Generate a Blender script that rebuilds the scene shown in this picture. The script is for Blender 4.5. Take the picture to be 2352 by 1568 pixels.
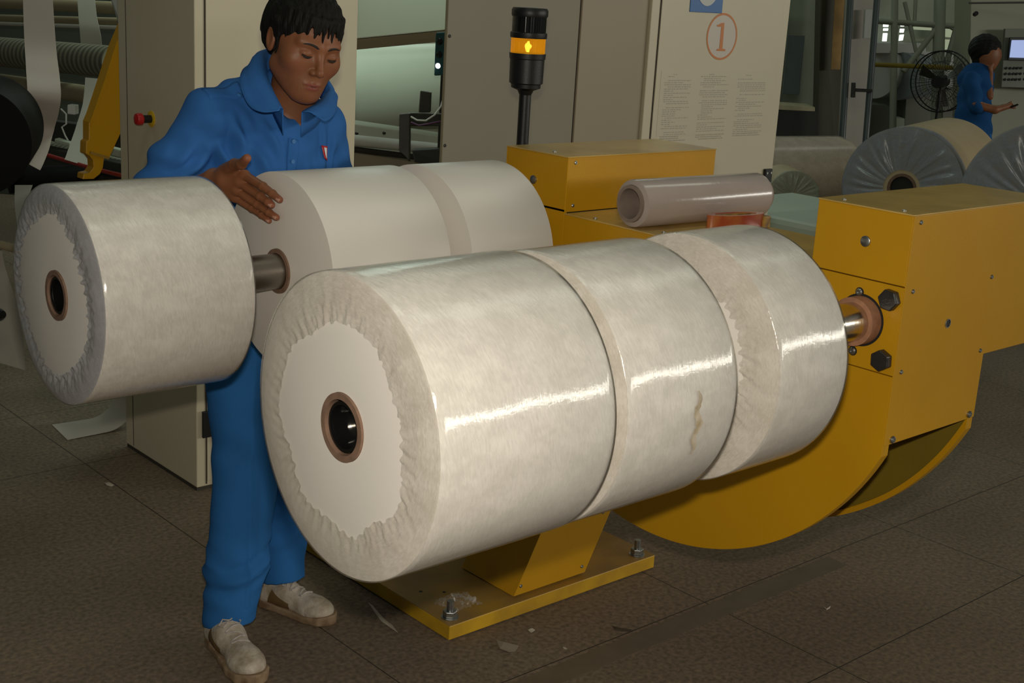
import bpy, bmesh, math, random
import numpy as np
from mathutils import Vector, Matrix

# ---------------------------------------------------------------- clear
for o in list(bpy.data.objects):
    bpy.data.objects.remove(o, do_unlink=True)
SC = bpy.context.scene
COL = SC.collection

# ---------------------------------------------------------------- camera
W, H = 2352, 1568
FPX, PITCH, ROLL, YAW = 3012.57, .262263948, .0587968543, .737067235
fw = np.array([math.sin(YAW)*math.cos(PITCH), math.cos(YAW)*math.cos(PITCH), -math.sin(PITCH)])
_r = np.array([math.cos(YAW), -math.sin(YAW), 0.0]); _u = np.cross(_r, fw)
RT = _r*math.cos(ROLL)+_u*math.sin(ROLL); UP = -_r*math.sin(ROLL)+_u*math.cos(ROLL)
CAM = np.array([0, 0, 1.65])
cd = bpy.data.cameras.new('camera'); cam = bpy.data.objects.new('camera', cd); COL.objects.link(cam)
cd.sensor_width = 36; cd.lens = FPX/W*36; cd.clip_start = .05; cd.clip_end = 100
M = Matrix.Identity(4)
for i, v in enumerate((RT, UP, -fw)):
    for k in range(3): M[k][i] = v[k]
for k in range(3): M[k][3] = CAM[k]
cam.matrix_world = M
SC.camera = cam
cd.dof.use_dof = False

def ray(x, y): return fw + RT*((x-W/2)/FPX) - UP*((y-H/2)/FPX)
def at(x, y, d): return CAM + ray(x, y)*d                       # pixel + depth -> point
def onp(x, y, ax, val):                                        # pixel on an axis plane -> point
    r = ray(x, y); return CAM + r*((val-CAM[ax])/r[ax])

# ---------------------------------------------------------------- world and lights
wd = bpy.data.worlds.new('world'); SC.world = wd; wd.use_nodes = True
bg = wd.node_tree.nodes['Background']; bg.inputs[0].default_value = (.80, .93, .82, 1); bg.inputs[1].default_value = .045

def arealight(name, loc, size, sy, power, col, target=None, rot=None):
    ld = bpy.data.lights.new(name, 'AREA'); ld.shape = 'RECTANGLE'; ld.size = size; ld.size_y = sy
    ld.energy = power; ld.color = col
    o = bpy.data.objects.new(name, ld); COL.objects.link(o); o.location = loc
    if target is not None:
        o.rotation_euler = (Vector(target)-Vector(loc)).to_track_quat('-Z', 'Y').to_euler()
    return o
# the camera's own flash, just above the lens
fl = CAM + UP*.095 + fw*.02
arealight('flash', fl, .055, .03, 30, (1, .93, .80), target=fl+fw)
# fluorescent rows high under the hall roof
for i, (x, y) in enumerate([(1.6, 5.6), (5.2, 5.6), (1.2, 1.6), (4.6, 1.6), (8.5, 9.5), (12, 5.5), (4.5, 10.5)]):
    arealight('hall_light', (x, y, 4.6), 2.6, .5, 10.5 if i < 4 else 11, (.92, 1, .82))
# daylight: a long window strip high on the wall behind the photographer, and one under the far roof
arealight('daylight', (17, -13, 4.0), 20, 1.1, 1200, (1, .97, .86), target=(4, 3, 1.2))
arealight('far_skylight', (9.6, 11.8, 5.1), 5.0, .35, 60, (.80, 1, .84), target=(1.5, 1.5, 1.3))
# unseen lamp added to brighten the beam and drum in the opening
arealight('opening_fill', (3.0, 4.35, 2.5), 1.0, .12, 16, (.80, 1, .84), target=(3.5, 6.3, 1.35))

SC.view_settings.view_transform = 'Standard'; SC.view_settings.look = 'None'
SC.view_settings.exposure = 0.0; SC.view_settings.gamma = 1.0
SC.view_settings.use_curve_mapping = False

# ---------------------------------------------------------------- materials
def lin(c):
    return tuple(((v/255)/12.92 if v/255 <= .04045 else (((v/255)+.055)/1.055)**2.4) for v in c)
class NT:
    def __init__(s, name):
        s.m = bpy.data.materials.new(name); s.m.use_nodes = True
        s.t = s.m.node_tree; s.n = s.t.nodes; s.l = s.t.links
        s.b = s.n['Principled BSDF']; s.out = s.n['Material Output']
    def N(s, typ, **kw):
        nd = s.n.new(typ)
        for k, v in kw.items():
            if k in nd.inputs: nd.inputs[k].default_value = v
            else: setattr(nd, k, v)
        return nd
    def L(s, a, b): s.l.new(a, b)
def mat(name, col, rough=.5, metal=0, spec=.5, noise=0, nscale=8, bump=0, bscale=60, coat=0, stretch=None, trans=0, emit=None, estr=1, col2=None):
    t = NT(name); b = t.b
    b.inputs['Base Color'].default_value = (*col, 1); b.inputs['Roughness'].default_value = rough
    b.inputs['Metallic'].default_value = metal; b.inputs['Specular IOR Level'].default_value = spec
    b.inputs['Coat Weight'].default_value = coat; b.inputs['Coat Roughness'].default_value = .15
    b.inputs['Transmission Weight'].default_value = trans
    if emit: b.inputs['Emission Color'].default_value = (*emit, 1); b.inputs['Emission Strength'].default_value = estr
    tc = t.N('ShaderNodeTexCoord'); mp = t.N('ShaderNodeMapping'); t.L(tc.outputs['Object'], mp.inputs[0])
    if stretch: mp.inputs['Scale'].default_value = stretch
    if noise or col2:
        nz = t.N('ShaderNodeTexNoise', Scale=nscale, Detail=6.0); t.L(mp.outputs[0], nz.inputs['Vector'])
        mx = t.N('ShaderNodeMix', data_type='RGBA')
        c2 = col2 or tuple(v*(1-noise) for v in col)
        rp = t.N('ShaderNodeValToRGB'); rp.color_ramp.elements[0].position = .35; rp.color_ramp.elements[1].position = .65
        t.L(nz.outputs['Fac'], rp.inputs[0]); t.L(rp.outputs[0], mx.inputs[0])
        mx.inputs[6].default_value = (*c2, 1); mx.inputs[7].default_value = (*col, 1)
        t.L(mx.outputs[2], b.inputs['Base Color'])
    if bump:
        n2 = t.N('ShaderNodeTexNoise', Scale=bscale, Detail=4.0); t.L(mp.outputs[0], n2.inputs['Vector'])
        bp = t.N('ShaderNodeBump', Strength=bump, Distance=.01); t.L(n2.outputs['Fac'], bp.inputs['Height'])
        t.L(bp.outputs[0], b.inputs['Normal'])
    return t.m

M_paper = mat('white_paper', (.80, .75, .69), .55, noise=.03, nscale=3, bump=.02, bscale=200)
M_paper_gloss = mat('coated_paper', (.80, .74, .675), .38, spec=.45, noise=.02, nscale=2)
M_card = mat('cardboard_core', (.23, .135, .088), .8, noise=.25, nscale=60)
M_cardred = mat('red_cardboard_core', (.42, .20, .11), .8, noise=.3, nscale=40)
M_yellow = mat('yellow_paint', (.58, .295, .007), .34, spec=.35, col2=(.55, .275, .0065), nscale=5, bump=.05, bscale=400)
M_yellowtop = mat('yellow_dust_and_painted_sheen', (.66, .43, .12), .22, spec=.6, col2=(.50, .32, .085), nscale=7, bump=.03, bscale=300)  # dust plus reflected light put into the colour of the upward faces
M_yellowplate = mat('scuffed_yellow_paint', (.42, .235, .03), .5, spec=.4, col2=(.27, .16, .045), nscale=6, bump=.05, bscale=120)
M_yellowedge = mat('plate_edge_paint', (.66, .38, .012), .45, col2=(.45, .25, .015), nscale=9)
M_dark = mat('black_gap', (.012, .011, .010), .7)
M_blackmetal = mat('black_oxide_steel', (.02, .018, .016), .38, metal=.0, spec=.6, bump=.1, bscale=90)
M_steel = mat('polished_steel', (.62, .57, .50), .22, metal=1, bump=.06, bscale=200, stretch=(1, .02, .02))
M_steelgrey = mat('turned_steel', (.30, .275, .24), .34, metal=1, bump=.05, bscale=300)
M_zinc = mat('zinc_bolt', (.42, .43, .42), .38, metal=1, noise=.2, nscale=50)
M_blackgloss = mat('black_gloss', (.006, .006, .006), .12, spec=.6)
M_black = mat('black_plastic', (.008, .008, .008), .45, bump=.05, bscale=300)
M_cream = mat('cream_paint', (.68, .60, .435), .42, spec=.4, noise=.03, nscale=3, bump=.03, bscale=500)
M_beige = mat('beige_paint', (.36, .29, .20), .45, spec=.4, noise=.03, nscale=3)
M_beigedark = mat('grey_beige_paint', (.27, .235, .165), .5, noise=.05, nscale=3)
M_seam = mat('dark_seam', (.05, .04, .03), .7)
M_red = mat('red_button', (.55, .02, .02), .35)
M_yellowlabel = mat('yellow_label', (.75, .48, .02), .5)
M_blueshirt = mat('blue_cotton', (.038, .155, .45), .85, spec=.15, noise=.08, nscale=9, bump=.05, bscale=500)
M_bluepants = mat('blue_trouser_cotton', (.028, .145, .40), .88, spec=.12, noise=.14, nscale=8, bump=.05, bscale=500)
M_bluebtn = mat('blue_button', (.055, .20, .48), .3)
M_hair = mat('black_hair', (.007, .006, .005), .62, spec=.22, bump=.5, bscale=160, stretch=(1, 1, .12))
M_lash = mat('dark_lash', (.018, .010, .007), .7)
M_nail = mat('fingernail', (.52, .27, .19), .3)
M_white = mat('white_plastic', (.8, .8, .78), .5)
M_shoe = mat('worn_white_leather', (.60, .53, .44), .6, spec=.3, col2=(.36, .29, .21), nscale=26, bump=.3, bscale=90)
M_shoebrown = mat('brown_suede', (.17, .095, .03), .85, noise=.3, nscale=40)
M_sole = mat('dirty_rubber_sole', (.34, .235, .14), .7, col2=(.17, .10, .05), nscale=30)
M_lace = mat('grey_lace', (.50, .44, .40), .9, noise=.3, nscale=120)
M_glassscreen = mat('lit_screen', (.05, .06, .1), .3, emit=(.42, .52, .85), estr=.75)
M_lampwhite = mat('lit_indicator', (.9, .9, .9), .4, emit=(.9, .95, 1), estr=1.6)
M_kraft = mat('kraft_paper', (.55, .43, .26), .6, noise=.08, nscale=5)
M_palegrey = mat('pale_grey_paint', (.52, .53, .50), .55, noise=.06, nscale=4)
M_greengrey = mat('green_grey_paint', (.38, .42, .33), .6, noise=.08, nscale=3)
M_teal = mat('teal_paint', (.012, .055, .060), .4)
M_dkmetal = mat('dark_machine_steel', (.045, .042, .035), .45, metal=.3, noise=.3, nscale=20)
M_stripe = None

def skin_mat():
    t = NT('tanned_skin'); b = t.b
    at_ = t.N('ShaderNodeVertexColor'); at_.layer_name = 'Col'
    tc = t.N('ShaderNodeTexCoord')
    nz = t.N('ShaderNodeTexNoise', Scale=22.0, Detail=5.0); t.L(tc.outputs['Object'], nz.inputs['Vector'])
    hs = t.N('ShaderNodeHueSaturation'); mr = t.N('ShaderNodeMapRange')
    mr.inputs[1].default_value = .3; mr.inputs[2].default_value = .7; mr.inputs[3].default_value = .86; mr.inputs[4].default_value = 1.1
    t.L(nz.outputs['Fac'], mr.inputs[0]); t.L(mr.outputs[0], hs.inputs['Value']); t.L(at_.outputs[0], hs.inputs['Color'])
    t.L(hs.outputs[0], b.inputs['Base Color'])
    b.inputs['Roughness'].default_value = .47; b.inputs['Specular IOR Level'].default_value = .4
    b.inputs['Subsurface Weight'].default_value = .12; b.inputs['Subsurface Radius'].default_value = (.012, .005, .002); b.inputs['Subsurface Scale'].default_value = .6
    n2 = t.N('ShaderNodeTexNoise', Scale=420.0, Detail=2.0); t.L(tc.outputs['Object'], n2.inputs['Vector'])
    bp = t.N('ShaderNodeBump', Strength=.15, Distance=.002); t.L(n2.outputs['Fac'], bp.inputs['Height']); t.L(bp.outputs[0], b.inputs['Normal'])
    return t.m
M_skin = skin_mat()

def film_mat(name, tint=(.62, .58, .53), cover=.30, rough=.19, streak=1.0, mott=.20, clear=(1, 1, 1), bump=.5, gloss=.55, crumple=.30):
    """clear stretch film: see-through, with a haze, mottling stretched round the roll and wrinkled gloss.
    Object origin is the roll axis (x along the axis)."""
    t = NT(name); t.n.remove(t.b)
    tc = t.N('ShaderNodeTexCoord'); sp = t.N('ShaderNodeSeparateXYZ'); t.L(tc.outputs['Object'], sp.inputs[0])
    a = t.N('ShaderNodeMath', operation='ARCTAN2'); t.L(sp.outputs[1], a.inputs[0]); t.L(sp.outputs[2], a.inputs[1])
    y2 = t.N('ShaderNodeMath', operation='MULTIPLY'); t.L(sp.outputs[1], y2.inputs[0]); t.L(sp.outputs[1], y2.inputs[1])
    z2 = t.N('ShaderNodeMath', operation='MULTIPLY'); t.L(sp.outputs[2], z2.inputs[0]); t.L(sp.outputs[2], z2.inputs[1])
    s_ = t.N('ShaderNodeMath', operation='ADD'); t.L(y2.outputs[0], s_.inputs[0]); t.L(z2.outputs[0], s_.inputs[1])
    rr = t.N('ShaderNodeMath', operation='SQRT'); t.L(s_.outputs[0], rr.inputs[0])
    cb = t.N('ShaderNodeCombineXYZ')
    sk = t.N('ShaderNodeMath', operation='MULTIPLY_ADD'); t.L(a.outputs[0], sk.inputs[0]); sk.inputs[1].default_value = .035; t.L(sp.outputs[0], sk.inputs[2])
    t.L(sk.outputs[0], cb.inputs[0]); t.L(a.outputs[0], cb.inputs[1]); t.L(rr.outputs[0], cb.inputs[2])
    def noise(sc, scale, det=5, dist=0):
        mp = t.N('ShaderNodeMapping'); mp.inputs['Scale'].default_value = scale; t.L(cb.outputs[0], mp.inputs[0])
        nz = t.N('ShaderNodeTexNoise', Scale=sc, Detail=float(det), Distortion=float(dist)); t.L(mp.outputs[0], nz.inputs['Vector']); return nz
    n1 = noise(22, (14, .7, 14), 8, .5)                  # long mottling round the roll
    n2 = noise(55, (9, .25, 9), 4, .1)                  # fine streaks
    n3 = noise(7, (2.5, .8, 2.5), 4, .6)
    n4 = noise(22, (3, 1.2, 3), 6, 1.0)                 # crumples
    ad = t.N('ShaderNodeMath', operation='ADD'); t.L(n1.outputs['Fac'], ad.inputs[0]); t.L(n3.outputs['Fac'], ad.inputs[1])
    mr = t.N('ShaderNodeMapRange'); mr.inputs[1].default_value = .75; mr.inputs[2].default_value = 1.25
    mr.inputs[3].default_value = cover-mott; mr.inputs[4].default_value = cover+mott; t.L(ad.outputs[0], mr.inputs[0])
    tr = t.N('ShaderNodeBsdfTransparent'); tr.inputs[0].default_value = (*clear, 1)
    df = t.N('ShaderNodeBsdfDiffuse'); df.inputs[0].default_value = (*tint, 1)
    m1 = t.N('ShaderNodeMixShader'); t.L(mr.outputs[0], m1.inputs[0]); t.L(tr.outputs[0], m1.inputs[1]); t.L(df.outputs[0], m1.inputs[2])
    h = t.N('ShaderNodeMath', operation='MULTIPLY_ADD'); t.L(n2.outputs['Fac'], h.inputs[0]); h.inputs[1].default_value = .8*streak; 
    h2 = t.N('ShaderNodeMath', operation='MULTIPLY'); t.L(n4.outputs['Fac'], h2.inputs[0]); h2.inputs[1].default_value = crumple; t.L(h2.outputs[0], h.inputs[2])
    bp = t.N('ShaderNodeBump', Strength=bump, Distance=.0010); t.L(h.outputs[0], bp.inputs['Height'])
    gl = t.N('ShaderNodeBsdfGlossy'); gl.inputs['Roughness'].default_value = rough; gl.inputs[0].default_value = (1, 1, .97, 1)
    t.L(bp.outputs[0], gl.inputs['Normal'])
    ge = t.N('ShaderNodeNewGeometry'); dt = t.N('ShaderNodeVectorMath', operation='DOT_PRODUCT'); t.L(ge.outputs['Incoming'], dt.inputs[0]); t.L(bp.outputs[0], dt.inputs[1])
    ab = t.N('ShaderNodeMath', operation='ABSOLUTE'); t.L(dt.outputs['Value'], ab.inputs[0])
    om = t.N('ShaderNodeMath', operation='SUBTRACT', use_clamp=True); om.inputs[0].default_value = 1.0; t.L(ab.outputs[0], om.inputs[1])
    pw = t.N('ShaderNodeMath', operation='POWER'); t.L(om.outputs[0], pw.inputs[0]); pw.inputs[1].default_value = 5.0
    fr = t.N('ShaderNodeMath', operation='MULTIPLY_ADD'); t.L(pw.outputs[0], fr.inputs[0]); fr.inputs[1].default_value = .75; fr.inputs[2].default_value = .05
    fm = t.N('ShaderNodeMath', operation='MULTIPLY'); t.L(fr.outputs[0], fm.inputs[0]); fm.inputs[1].default_value = gloss
    m2 = t.N('ShaderNodeMixShader'); t.L(fm.outputs[0], m2.inputs[0]); t.L(m1.outputs[0], m2.inputs[1]); t.L(gl.outputs[0], m2.inputs[2])
    t.L(m2.outputs[0], t.out.inputs[0])
    return t.m
M_film = film_mat('stretch_film', tint=(.50, .475, .43), cover=.14, mott=.10, rough=.10, gloss=1.0, bump=.45)
M_filmend = film_mat('crinkled_stretch_film', tint=(.60, .54, .45), cover=.30, rough=.08, streak=.3, mott=.14, bump=.7, gloss=1.0, crumple=.9)
M_filmclear = film_mat('clear_stretch_film', tint=(.42, .41, .42), cover=.42, rough=.09, streak=.2, mott=.14, gloss=1.0, bump=.7, crumple=.9, clear=(.92, .95, 1))
M_filmblue = film_mat('bluish_wrap_film', tint=(.34, .38, .47), cover=.62, rough=.2, streak=.3, mott=.2)

def floor_mat():
    t = NT('stone_tiles'); b = t.b
    tc = t.N('ShaderNodeTexCoord'); sp = t.N('ShaderNodeSeparateXYZ'); t.L(tc.outputs['Object'], sp.inputs[0])
    nz = t.N('ShaderNodeTexNoise', Scale=1.4, Detail=6.0); t.L(tc.outputs['Object'], nz.inputs['Vector'])
    nf = t.N('ShaderNodeTexNoise', Scale=75.0, Detail=5.0); t.L(tc.outputs['Object'], nf.inputs['Vector'])
    vo = t.N('ShaderNodeTexVoronoi', Scale=90.0); t.L(tc.outputs['Object'], vo.inputs['Vector'])
    def ramp(src, p0, c0, p1, c1):
        r = t.N('ShaderNodeValToRGB'); r.color_ramp.elements[0].position = p0; r.color_ramp.elements[0].color = (*c0, 1)
        r.color_ramp.elements[1].position = p1; r.color_ramp.elements[1].color = (*c1, 1); t.L(src, r.inputs[0]); return r
    r1 = ramp(nz.outputs['Fac'], .35, (.185, .138, .096), .65, (.235, .180, .128))
    r2 = ramp(nf.outputs['Fac'], .3, (.6, .6, .6), .7, (1.3, 1.27, 1.22))
    mx = t.N('ShaderNodeMix', data_type='RGBA', blend_type='MULTIPLY'); mx.inputs[0].default_value = 1
    t.L(r1.outputs[0], mx.inputs[6]); t.L(r2.outputs[0], mx.inputs[7])
    def joint(axis, period, off, w=.0032):
        s = t.N('ShaderNodeMath', operation='SUBTRACT'); t.L(sp.outputs[axis], s.inputs[0]); s.inputs[1].default_value = off - 50*period
        m = t.N('ShaderNodeMath', operation='MODULO'); t.L(s.outputs[0], m.inputs[0]); m.inputs[1].default_value = period
        c = t.N('ShaderNodeMath', operation='LESS_THAN'); t.L(m.outputs[0], c.inputs[0]); c.inputs[1].default_value = w; return c
    js = [joint(0, .9685, 1.7635), joint(1, 2.4, 4.078), joint(1, 2.53, 4.662)]
    m = js[0]
    for j in js[1:]:
        q = t.N('ShaderNodeMath', operation='MAXIMUM'); t.L(m.outputs[0], q.inputs[0]); t.L(j.outputs[0], q.inputs[1]); m = q
    m2 = t.N('ShaderNodeMix', data_type='RGBA'); t.L(m.outputs[0], m2.inputs[0]); t.L(mx.outputs[2], m2.inputs[6]); m2.inputs[7].default_value = (.028, .022, .018, 1)
    t.L(m2.outputs[2], b.inputs['Base Color']); b.inputs['Roughness'].default_value = .62; b.inputs['Specular IOR Level'].default_value = .3
    bp = t.N('ShaderNodeBump', Strength=.25, Distance=.004); t.L(nf.outputs['Fac'], bp.inputs['Height']); t.L(bp.outputs[0], b.inputs['Normal'])
    return t.m

# ---------------------------------------------------------------- mesh helpers
def newobj(name, verts, faces, m=None, parent=None, smooth=False, loc=None):
    me = bpy.data.meshes.new(name)
    me.from_pydata([tuple(map(float, v)) for v in verts], [], [tuple(int(i) for i in f) for f in faces]); me.update()
    if m: me.materials.append(m)
    if smooth: me.polygons.foreach_set('use_smooth', [True]*len(me.polygons))
    o = bpy.data.objects.new(name, me); COL.objects.link(o)
    if loc is not None: o.location = loc
    if parent: o.parent = parent
    return o
class MB:
    """collects shapes that make up ONE part"""
    def __init__(s): s.v = []; s.f = []
    def add(s, v, f):
        n = len(s.v); s.v += [tuple(map(float, p)) for p in v]; s.f += [tuple(i+n for i in q) for q in f]; return s
    def box(s, x0, x1, y0, y1, z0, z1):
        v = [(x, y, z) for x in (x0, x1) for y in (y0, y1) for z in (z0, z1)]
        return s.add(v, [(0, 1, 3, 2), (4, 6, 7, 5), (0, 4, 5, 1), (2, 3, 7, 6), (0, 2, 6, 4), (1, 5, 7, 3)])
    def prism(s, pts, axis, a0, a1):
        """polygon (2-D points in the other two axes, cyclic order) extruded along axis"""
        n = len(pts); v = []
        for a in (a0, a1):
            for p in pts:
                q = [0, 0, 0]; q[axis] = a; q[(axis+1) % 3] = p[0]; q[(axis+2) % 3] = p[1]; v.append(q)
        area = sum(pts[i][0]*pts[(i+1) % n][1]-pts[(i+1) % n][0]*pts[i][1] for i in range(n))
        f = [tuple(range(n-1, -1, -1)), tuple(range(n, 2*n))]+[(i, (i+1) % n, n+(i+1) % n, n+i) for i in range(n)]
        if area < 0: f = [tuple(reversed(q)) for q in f]
        return s.add(v, f)
    def tube(s, pts, r, n=16, cap=True):
        pts = [np.array(p, float) for p in pts]; rs = r if hasattr(r, '__len__') else [r]*len(pts)
        v = []; f = []; t0 = None; a = None
        for i, p in enumerate(pts):
            t = pts[min(i+1, len(pts)-1)]-pts[max(i-1, 0)]; t = t/(np.linalg.norm(t)+1e-12)
            if a is None:
                a = np.cross(t, (0, 0, 1.)); 
                if np.linalg.norm(a) < .1: a = np.cross(t, (1., 0, 0))
            a = a-t*(a@t); a /= np.linalg.norm(a); b = np.cross(t, a)
            for k in range(n):
                th = 2*math.pi*k/n; v.append(p+(a*math.cos(th)+b*math.sin(th))*rs[i])
        for i in range(len(pts)-1):
            for k in range(n):
                k2 = (k+1) % n; f.append((i*n+k, i*n+k2, (i+1)*n+k2, (i+1)*n+k))
        if cap:
            f.append(tuple(range(n-1, -1, -1))); f.append(tuple(range((len(pts)-1)*n, len(pts)*n)))
        return s.add(v, f)
    def lathe(s, prof, c=(0, 0, 0), axis=0, n=48, closed=True):
        """prof: list of (along axis, radius); closed ring profile"""
        v = []; f = []; m = len(prof)
        for k in range(n):
            th = 2*math.pi*k/n
            for (h, r) in prof:
                q = [0, 0, 0]; q[axis] = h; q[(axis+1) % 3] = r*math.cos(th); q[(axis+2) % 3] = r*math.sin(th)
                v.append((q[0]+c[0], q[1]+c[1], q[2]+c[2]))
        for k in range(n):
            k2 = (k+1) % n
            for i in range(m if closed else m-1):
                i2 = (i+1) % m; f.append((k*m+i, k*m+i2, k2*m+i2, k2*m+i))
        return s.add(v, f)
    def cyl(s, a, b, r, n=24, r2=None): return s.tube([a, b], [r, r2 if r2 is not None else r], n)
    def ribbon(s, pts, wv, th=.0008):
        """sheet following pts, width vectors wv (one or per point), with thickness"""
        P = [np.array(p, float) for p in pts]; n = len(P)
        Wv = [np.array(w, float) for w in wv] if hasattr(wv[0], '__len__') else [np.array(wv, float)]*n
        v = []
        for i in range(n):
            t = P[min(i+1, n-1)]-P[max(i-1, 0)]; nn = np.cross(t, Wv[i]); nn /= (np.linalg.norm(nn)+1e-12)
            for a_, b_ in ((-1, -1), (1, -1), (1, 1), (-1, 1)): v.append(P[i]+Wv[i]*a_+nn*b_*th/2)
        f = [(3, 2, 1, 0), (4*n-4, 4*n-3, 4*n-2, 4*n-1)]
        for i in range(n-1):
            for k in range(4): f.append((4*i+k, 4*i+(k+1) % 4, 4*i+4+(k+1) % 4, 4*i+4+k))
        return s.add(v, f)
    def hexa(s, c, axis, r, h, rot=0):
        pts = [(c[(axis+1) % 3]+r*math.cos(rot+math.pi*k/3), c[(axis+2) % 3]+r*math.sin(rot+math.pi*k/3)) for k in range(6)]
        return s.prism(pts, axis, c[axis], c[axis]+h)
    def build(s, name, m, parent=None, smooth=False, bevel=0, auto=False, loc=None, seg=2):
        v = s.v if loc is None else [tuple(np.array(p)-np.array(loc)) for p in s.v]
        o = newobj(name, v, s.f, m, parent, smooth, loc)
        bm = bmesh.new(); bm.from_mesh(o.data); bmesh.ops.recalc_face_normals(bm, faces=bm.faces); bm.to_mesh(o.data); bm.free()
        if bevel:
            bv = o.modifiers.new('bevel', 'BEVEL'); bv.width = bevel; bv.segments = seg; bv.limit_method = 'ANGLE'; bv.angle_limit = math.radians(40)
        if smooth or auto:
            o.data.polygons.foreach_set('use_smooth', [True]*len(o.data.polygons))
            es = o.modifiers.new('edges', 'EDGE_SPLIT'); es.split_angle = math.radians(38)
        return o
def tag(o, label, cat, group=None):
    o['label'] = label; o['category'] = cat
    if group: o['group'] = group
    return o
def thing(name, label, cat, loc=(0, 0, 0), group=None):
    o = bpy.data.objects.new(name, None); COL.objects.link(o); o.empty_display_size = .05
    o['_base'] = [float(v) for v in loc]
    return tag(o, label, cat, group)
def finish_things():
    """put each Empty at its thing's base, keeping the parts where they are"""
    for o in [o for o in COL.objects if o.type == 'EMPTY' and o.parent is None]:
        b = Vector(o['_base']); del o['_base']
        if b.length > 0:
            o.location = b
            for c in o.children: c.location = Vector(c.location)-b
def struct(o): o['kind'] = 'structure'; return o

# ================================================================= SETTING
o = MB().add([(-4, -4, 0), (20, -4, 0), (20, 18, 0), (-4, 18, 0)], [(0, 1, 2, 3)]).build('floor', floor_mat()); struct(o)
M_wall = mat('green_white_wall', (.30, .34, .26), .8, noise=.1, nscale=1.5)
struct(MB().box(-4, 20, 16.0, 16.2, 0, 6).build('wall_back', M_wall))
struct(MB().box(17.0, 17.2, -4, 16, 0, 6).build('wall_right', M_wall))

# ================================================================= ROLLS ON THE MANDRELS
YF, ZF = 1.378, 1.0715        # front mandrel axis
YB, ZB = 2.34, 1.0475         # rear mandrel axis
def vnoise(seed):
    rg = np.random.RandomState(seed); k = [(rg.randint(1, 9), rg.rand()*6.28, rg.randn()) for _ in range(9)]
    k2 = [(rg.randint(10, 60), rg.rand()*6.28, rg.randn()) for _ in range(14)]
    lo = lambda th: sum(a*math.sin(n*th+p) for n, p, a in k)/9
    hi = lambda th: sum(a*math.sin(n*th+p) for n, p, a in k2)/14
    return lo, hi
def film_mesh(x0, x1, r, rin0, seed, both=True, lump=0.004, bulge=0.003, coff=(0, 0), n=420):
    """stretch film: cylinder skin, folded over both ends to a ragged inner edge"""
    lo, hi = vnoise(seed); rg = np.random.RandomState(seed)
    ph = rg.rand(12)*6.28
    v = []; rows = []
    R = r+.0012
    def endrows(xe, sgn):
        out = []
        steps = 16
        for j in range(steps+1):
            u = j/steps; row = []
            for k in range(n):
                th = 2*math.pi*k/n
                ri = rin0*(1+.10*lo(th)+.04*hi(th))+coff[0]*math.cos(th)+coff[1]*math.sin(th)
                if k % 37 in (0, 1, 2): ri += .003
                rad = R*(1-u)+ri*u
                w = (math.sin(34*th+5*u*math.sin(3*th+ph[0])+ph[1])*.5+math.sin(57*th+ph[2]+9*u)*.35+math.sin(91*th-7*u+ph[3])*.25)
                w2 = math.sin(23*u+6*lo(th)*3+ph[4])*.4
                amp = lump*(u**2.2)*(.35+.65*abs(math.sin(1.5*th+ph[5])))
                x = xe+sgn*(.0012+bulge*math.sin(math.pi*min(u*1.15, 1))+amp*(1+w)*.6+lump*.18*u*(1+w2))
                row.append((x, rad*math.cos(th), rad*math.sin(th)))
            out.append(row)
        return out
    a = endrows(x0, -1); rows += a[::-1]
    m = 26
    for j in range(1, m):
        u = j/m; x = x0+(x1-x0)*u; row = []
        for k in range(n):
            th = 2*math.pi*k/n
            d = .00012*math.sin(8*th+9*u+ph[6])+.00008*math.sin(19*th-14*u+ph[7])
            row.append((x, (R+.0004+d)*math.cos(th), (R+.0004+d)*math.sin(th)))
        rows.append(row)
    rows += endrows(x1, 1)
    for row in rows: v += row
    f = []
    for i in range(len(rows)-1):
        for k in range(n):
            k2 = (k+1) % n; f.append((i*n+k, i*n+k2, (i+1)*n+k2, (i+1)*n+k))
    ends = 17*n
    return v, f, ends
def paper_roll(name, label, x0, x1, y, z, r, film=None, seed=1, group=None, rin=.14, endm=None, cut=None, skinm=None, lump=.004, bulge=.003, coff=(0, 0), pm=None):
    t = thing(name, label, 'paper roll', (x0, y, z), group)
    c = (x0, y, z); L = x1-x0; e = .0015; rc = .0478
    MB().lathe([(0, rc), (0, r-e), (e*.3, r-e*.3), (e, r), (L-e, r), (L-e*.3, r-e*.3), (L, r-e), (L, rc)], n=200).build('wound_paper', pm or M_paper, t, smooth=True, loc=None).location = c
    MB().lathe([(-.004, .0385), (-.004, rc-.0003), (L+.004, rc-.0003), (L+.004, .0385)], n=72).build('cardboard_tube', M_card, t, smooth=True).location = c
    if film:
        v, f, ne = film_mesh(0, L, r, rin, seed, lump=lump, bulge=bulge, coff=coff)
        o = newobj('stretch_film', v, f, skinm or M_film, t, True, c)
        o.data.materials.append(endm or M_filmend)
        mi = np.zeros(len(f), int); mi[:16*420] = 1; mi[-16*420:] = 1
        o.data.polygons.foreach_set('material_index', mi)
    return t
G1 = 'film-wrapped paper rolls on the front mandrel'
paper_roll('paper_roll', 'film-wrapped white paper roll at the free near end of the front mandrel', .9552, 1.2605, YF, ZF, .2100, True, 3, group='paper rolls on the front mandrel', rin=.143, coff=(.004, -.002), lump=.0045)
r2 = paper_roll('paper_roll', 'middle film-wrapped roll on the front mandrel with a brown smear on its side', 1.2890, 1.5240, YF, ZF, .2075, True, 8, group='paper rolls on the front mandrel', rin=.150, lump=.005)
paper_roll('paper_roll', 'film-wrapped paper roll on the front mandrel nearest the yellow bearing block', 1.6315, 1.8095, YF, ZF, .2075, True, 15, group='paper rolls on the front mandrel', rin=.137, lump=.011, bulge=.005)
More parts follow.
